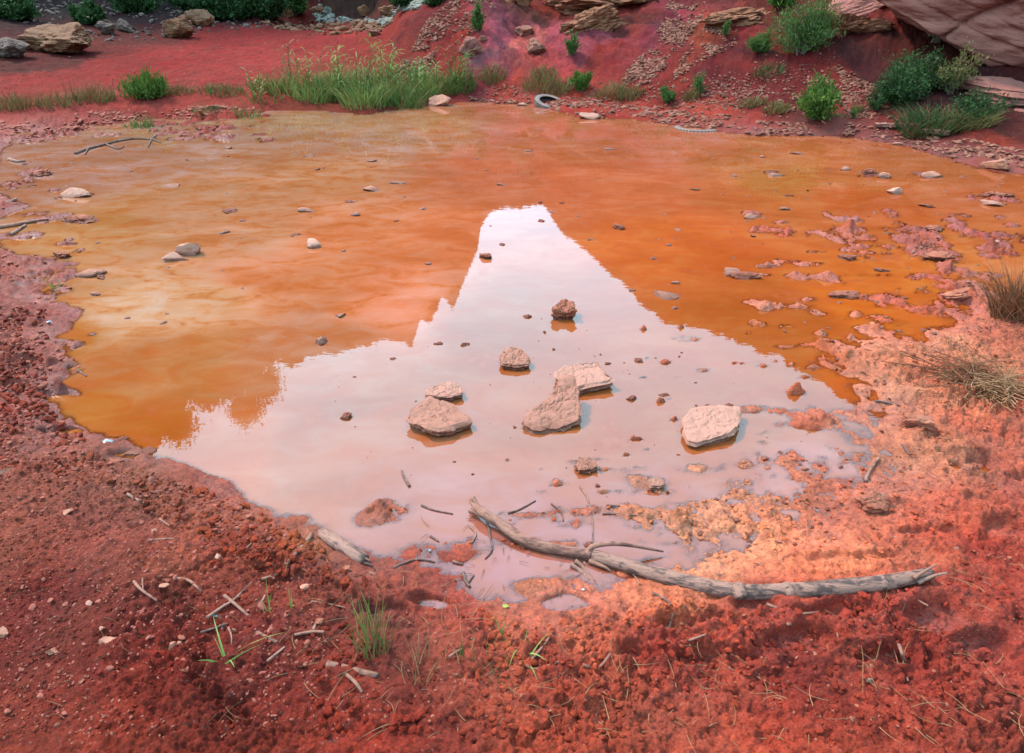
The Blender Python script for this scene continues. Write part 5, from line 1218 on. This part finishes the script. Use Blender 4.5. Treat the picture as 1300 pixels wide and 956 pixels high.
rub('stone_chips', [(300,520),(500,450),(700,400),(900,440),(1050,540),(900,640),(500,620)], 90, .004, .013, M_clod, 62, 'tiny red mud chips dotting the sky reflection', False, level=2, flatness=.5, kind=-.002, sink=.1)
rub('stone_chips', [(900,200),(1290,230),(1290,420),(1000,430),(900,330)], 240, .005, .024, M_small, 63, 'pale chips among the mud flats of the right water', False, level=2, flatness=.35, kind=-.003, sink=.1)
rub('path_grit', [(0,118),(100,108),(250,108),(420,100),(440,40),(330,34),(150,55),(0,90)], 900, .006, .022, M_rub, 43, 'fine grit on the red path')
rub('bank_chips', [(600,118),(760,128),(900,140),(1100,150),(1200,165),(1100,120),(900,100),(760,100),(620,100)], 1500, .008, .035, M_rub, 44, 'chips over the foot of the slopes')
# near left gravel
rub('gravel', [(-200,600),(80,590),(230,625),(330,665),(400,740),(420,800),(420,960),(-300,960)], 4000, .0016, .0065, M_peb, 45, 'loose fine red gravel on the dry near left bank', False)
rub('gravel', [(-200,600),(80,590),(230,625),(330,665),(400,740),(420,800),(420,960),(-300,960)], 500, .004, .012, M_peb, 46, 'coarser pebbles among the red gravel at near left', False, level=2)
rub('gravel', [(-150,440),(60,400),(60,520),(150,600),(300,640),(380,690),(300,680),(60,600),(-200,600)], 2200, .003, .016, M_peb, 47, 'small clods and pebbles on the left bank edge', False)
rub('mud_crumbs', [(400,740),(560,760),(700,790),(1000,770),(1250,720),(1400,700),(1500,960),(400,960)], 500, .002, .008, M_clod, 48, 'crumbs of churned red mud along the bottom', False, flatness=.7)
rub('mud_crumbs', [(940,290),(1300,250),(1350,420),(1100,440),(1180,600),(1000,700),(700,720),(560,690),(800,640),(980,560),(1050,450),(920,380)], 1500, .003, .016, M_clod, 49, 'tiny crumbs of mud dotting the right shallows', False, flatness=.5, sink=.15)
rub('mud_crumbs', [(0,160),(60,170),(110,340),(60,400),(110,480),(60,520),(-150,440)], 1100, .006, .03, M_peb, 50, 'broken mud crumbs over the left mud flat', False, flatness=.45)
def crumbs(name, poly, n, s0, s1, seed, label, level=1, flatness=.6, var=.35, gain=1.0, sink=.3):
    P = sample_poly(poly, n, seed, False); q = np.random.default_rng(seed+1); sz = s0+(s1-s0)*q.uniform(0, 1, len(P))**3
    me = scatter(name, P, sz, M_soil, seed, level, flatness=flatness, sink=sink); m = len(me.vertices); co = np.empty(m*3, np.float32); me.vertices.foreach_get('co', co); co = co.reshape(-1, 3)
    base = soil_colour(co[:, 0], co[:, 1]); vr = _hash((co[:, 0]*60).astype(int), (co[:, 1]*60).astype(int), co[:, 0].astype(int)*0, seed)
    setcol(me, 'col', np.clip(base*(gain+var*(vr-.4))[:, None], .003, .8)); setf(me, 'wet', np.zeros(m)); link(name, me, None, None, label, 'crumbs', None, 'stuff')
crumbs('mud_crumbs', [(400,740),(560,770),(700,800),(850,770),(1000,790),(1200,740),(1400,680),(1500,960),(400,960)], 2600, .0025, .015, 90, 'crumbly clods of churned mud along the bottom', 2, .8)
crumbs('mud_crumbs', [(1090,440),(1320,420),(1400,700),(1060,740),(1120,620),(1160,560)], 900, .003, .014, 91, 'crumbly mud between the shallows and the dry stalk heap', 2, .7)
crumbs('mud_crumbs', [(-150,440),(60,400),(60,520),(150,600),(300,640),(400,690),(460,760),(340,740),(230,680),(60,610),(-200,600)], 3400, .003, .020, 92, 'crumbly reddish clods on the left bank edge', 2, .8)
crumbs('gravel', [(-250,600),(80,590),(230,625),(330,665),(440,760),(440,960),(-300,960)], 9000, .002, .008, 93, 'fine gravel matching the dry left soil', 1, .7, .7, 1.1)
crumbs('mud_crumbs', [(480,640),(700,650),(860,610),(1060,560),(1110,600),(1060,700),(760,740),(560,740)], 900, .003, .012, 94, 'mud crumbs poking out of the near shallows', 2, .6, .4, 1.1, .1)
# fine dry straw litter
def litter(poly, n, lmin, lmax, w, mat, seed, label, z0=.004):
    P = sample_poly(poly, n, seed, False); r = np.random.default_rng(seed); g = height(P[:, 0], P[:, 1]); V = []; F = []
    a = r.uniform(0, 2*math.pi, len(P)); L = r.uniform(lmin, lmax, len(P)); bend = r.normal(size=len(P))*.35
    for i in range(len(P)):
        o = len(V); zt = max(g[i], 0)+z0; up = r.uniform(-.1, .35)*L[i]
        for k in range(5):
            t = k/4; x = P[i,0]+math.cos(a[i]+bend[i]*t)*L[i]*t; y = P[i,1]+math.sin(a[i]+bend[i]*t)*L[i]*t; z = zt+up*t*(1.3-t)
            nx, ny = -math.sin(a[i]), math.cos(a[i]); ww = w*.5*(1-.5*t)
            V += [(x+nx*ww, y+ny*ww, z), (x-nx*ww, y-ny*ww, z+.0), (x, y, z+ww*1.2)]
        for k in range(4):
            b_ = o+k*3
            for c in range(3): F.append((b_+c, b_+(c+1) % 3, b_+3+(c+1) % 3, b_+3+c))
    me = mesh_np('plant_litter', V, F, False, mat); link('plant_litter', me, None, None, label, 'litter', None, 'stuff')
litter([(380,690),(600,760),(760,800),(1000,760),(1300,720),(1300,960),(400,960),(330,760)], 260, .02, .09, .0022, M_straw, 71, 'fine dry straws strewn over the bottom mud')
litter([(1090,450),(1300,420),(1350,640),(1130,640)], 160, .03, .14, .0028, M_straw2, 72, 'fine brown straws over the right mud')
litter([(0,600),(300,660),(380,800),(380,960),(-100,960)], 90, .015, .07, .0022, M_twig if False else M_straw2, 73, 'bits of straw on the red gravel')
litter([(560,640),(760,690),(860,770),(620,770),(520,710)], 60, .015, .06, .002, M_straw2, 74, 'straw bits floating near the branch')
# heap of dry brush on the right mud
def brush(px, py, rpx, n, lmin, lmax, w, mat, label, seed, hgt=.06):
    x0, y0 = flat(px, py); z0 = max(gz(x0, y0), 0); k = pxm((x0, y0, z0)); r = np.random.default_rng(seed); V = []; F = []
    root = (x0, y0, z0)
    for i in range(n):
        a = r.uniform(0, 2*math.pi); q = abs(r.normal())*.5; cx, cy = math.cos(a)*q*rpx*k, math.sin(a)*q*rpx*k*.8; L = r.uniform(lmin, lmax); b_ = r.normal()*.55 + (0 if r.uniform() < .6 else 1.2)
        zc = hgt*math.exp(-q*q)*r.uniform(.1, 1)+.006; g = max(gz(x0+cx, y0+cy), 0)-z0; tl = r.normal()*.22; cv = r.normal()*.4
        P = [np.array([cx+math.cos(b_+cv*t)*L*t, cy+math.sin(b_+cv*t)*L*t, g+max(zc+tl*L*t, .002)]) for t in (-.5, -.25, 0, .25, .5)]
        Vt, Ft, _, _ = tube_vf(np.array(P), np.linspace(w, w*.4, 5), 4, i, .05, False); F.append(Ft+len(V)); V += Vt.tolist()
    me = mesh_np('brush_heap', V, np.concatenate(F), True, mat); link('brush_heap', me, None, root, label, 'brush', None, None)
brush(1265,510,50,120,.06,.34,.0025,M_straw,'tangled heap of pale dry stalks on the right mud', 81)
brush(1225,490,60,90,.10,.5,.0022,M_straw2,'darker brush stems reaching left out of the dry stalk heap', 82, .05)
brush(1040,720,10,1,.02,.03,.001,M_straw2,'single short stalk stub by the branch', 83) if False else None
# tussocks and tufts near
tuft(1288,412,520,105,30,'tall dry straw tussock cut by the right edge of the view', M_straw2, 'dry_tussock', 'grass', None, 401, .0045, .55, .55, .8, stems=(200, M_straw, 80, 1.3))
tuft(475,845,42,120,26,'green and brown grass tuft at the bottom near the thick peeled stick', M_dry, 'grass_tuft', 'grass', None, 402, .004, .28, .25, .7, stems=(14, M_reed, 150, .15))
tuft(535,872,30,75,24,'short pale straw tuft at the bottom edge right of the green tuft', M_straw, 'grass_tuft', 'grass', None, 403, .003, .3, .3)
tuft(610,868,26,60,34,'sparse low tuft of fresh green at the bottom centre', M_dry, 'grass_tuft', 'grass', None, 404, .003, .3, .3)
tuft(345,795,5,60,10,'thin bluish green blades left of the bottom tuft', M_reed, 'grass_tuft', 'grass', None, 405, .004, .2, .2)
tuft(372,795,3,44,4,'pair of short green blades left of the bottom tuft', M_reed, 'grass_tuft', 'grass', None, 406, .004, .15, .2)
tuft(290,868,6,60,10,'flat arching green blade at the bottom left', M_reed, 'grass_tuft', 'grass', None, 407, .008, 1.3, .7)
tuft(636,822,3,45,3,'single green blade near the yellow leaf', M_reed, 'grass_tuft', 'grass', None, 408, .006, .3, .3)
tuft(660,850,6,50,18,'arching green grass by the dry reed stalks', M_reed, 'grass_tuft', 'grass', None, 409, .005, 1.2, .7)
# bits of rubbish and leaves
def scrap(px, py, w, h, mat, label, cat, name, seed, z=.006):
    x, y = flat(px, py); g = max(gz(x, y), 0)+z; k = pxm((x, y, g))*.75; v, f = ico(2); r = np.random.default_rng(seed)
    V = v*np.array([w*k*.5, w*k*.3, h*k*.18]); V = V + .25*w*k*.5*np.stack([noise3(v[:,0]*2+seed, v[:,1]*2, v[:,2]*2, i) for i in range(3)], 1)
    link(name, mesh_np(name, V, f, False, mat), None, (x, y, g), label, cat)
scrap(139,563,18,8,M_blue,'pale crumpled plastic scrap at the left waterline','plastic scrap','plastic_scrap',1)
scrap(64,414,9,6,M_blue,'tiny pale scrap on the left bank','plastic scrap','plastic_scrap',2)
scrap(280,803,9,4,plain_mat('teal_plastic', (.05,.22,.24), .4, 60),'tiny teal scrap below the crossed sticks','plastic scrap','plastic_scrap',3)
scrap(740,751,6,5,M_white,'tiny white fleck on the mud under the branch','paper scrap','paper_scrap',4)
scrap(546,700,5,5,M_white,'tiny white fleck in the near puddle','paper scrap','paper_scrap',5)
scrap(642,775,11,6,plain_mat('yellow_leaf', (.30,.25,.03), .5, 60),'small yellow-green leaf on the mud below the branch','leaf','fallen_leaf',6)
scrap(938,231,12,4,M_white,'thin pale flake floating in the right water','flake','pale_flake',7) if False else None
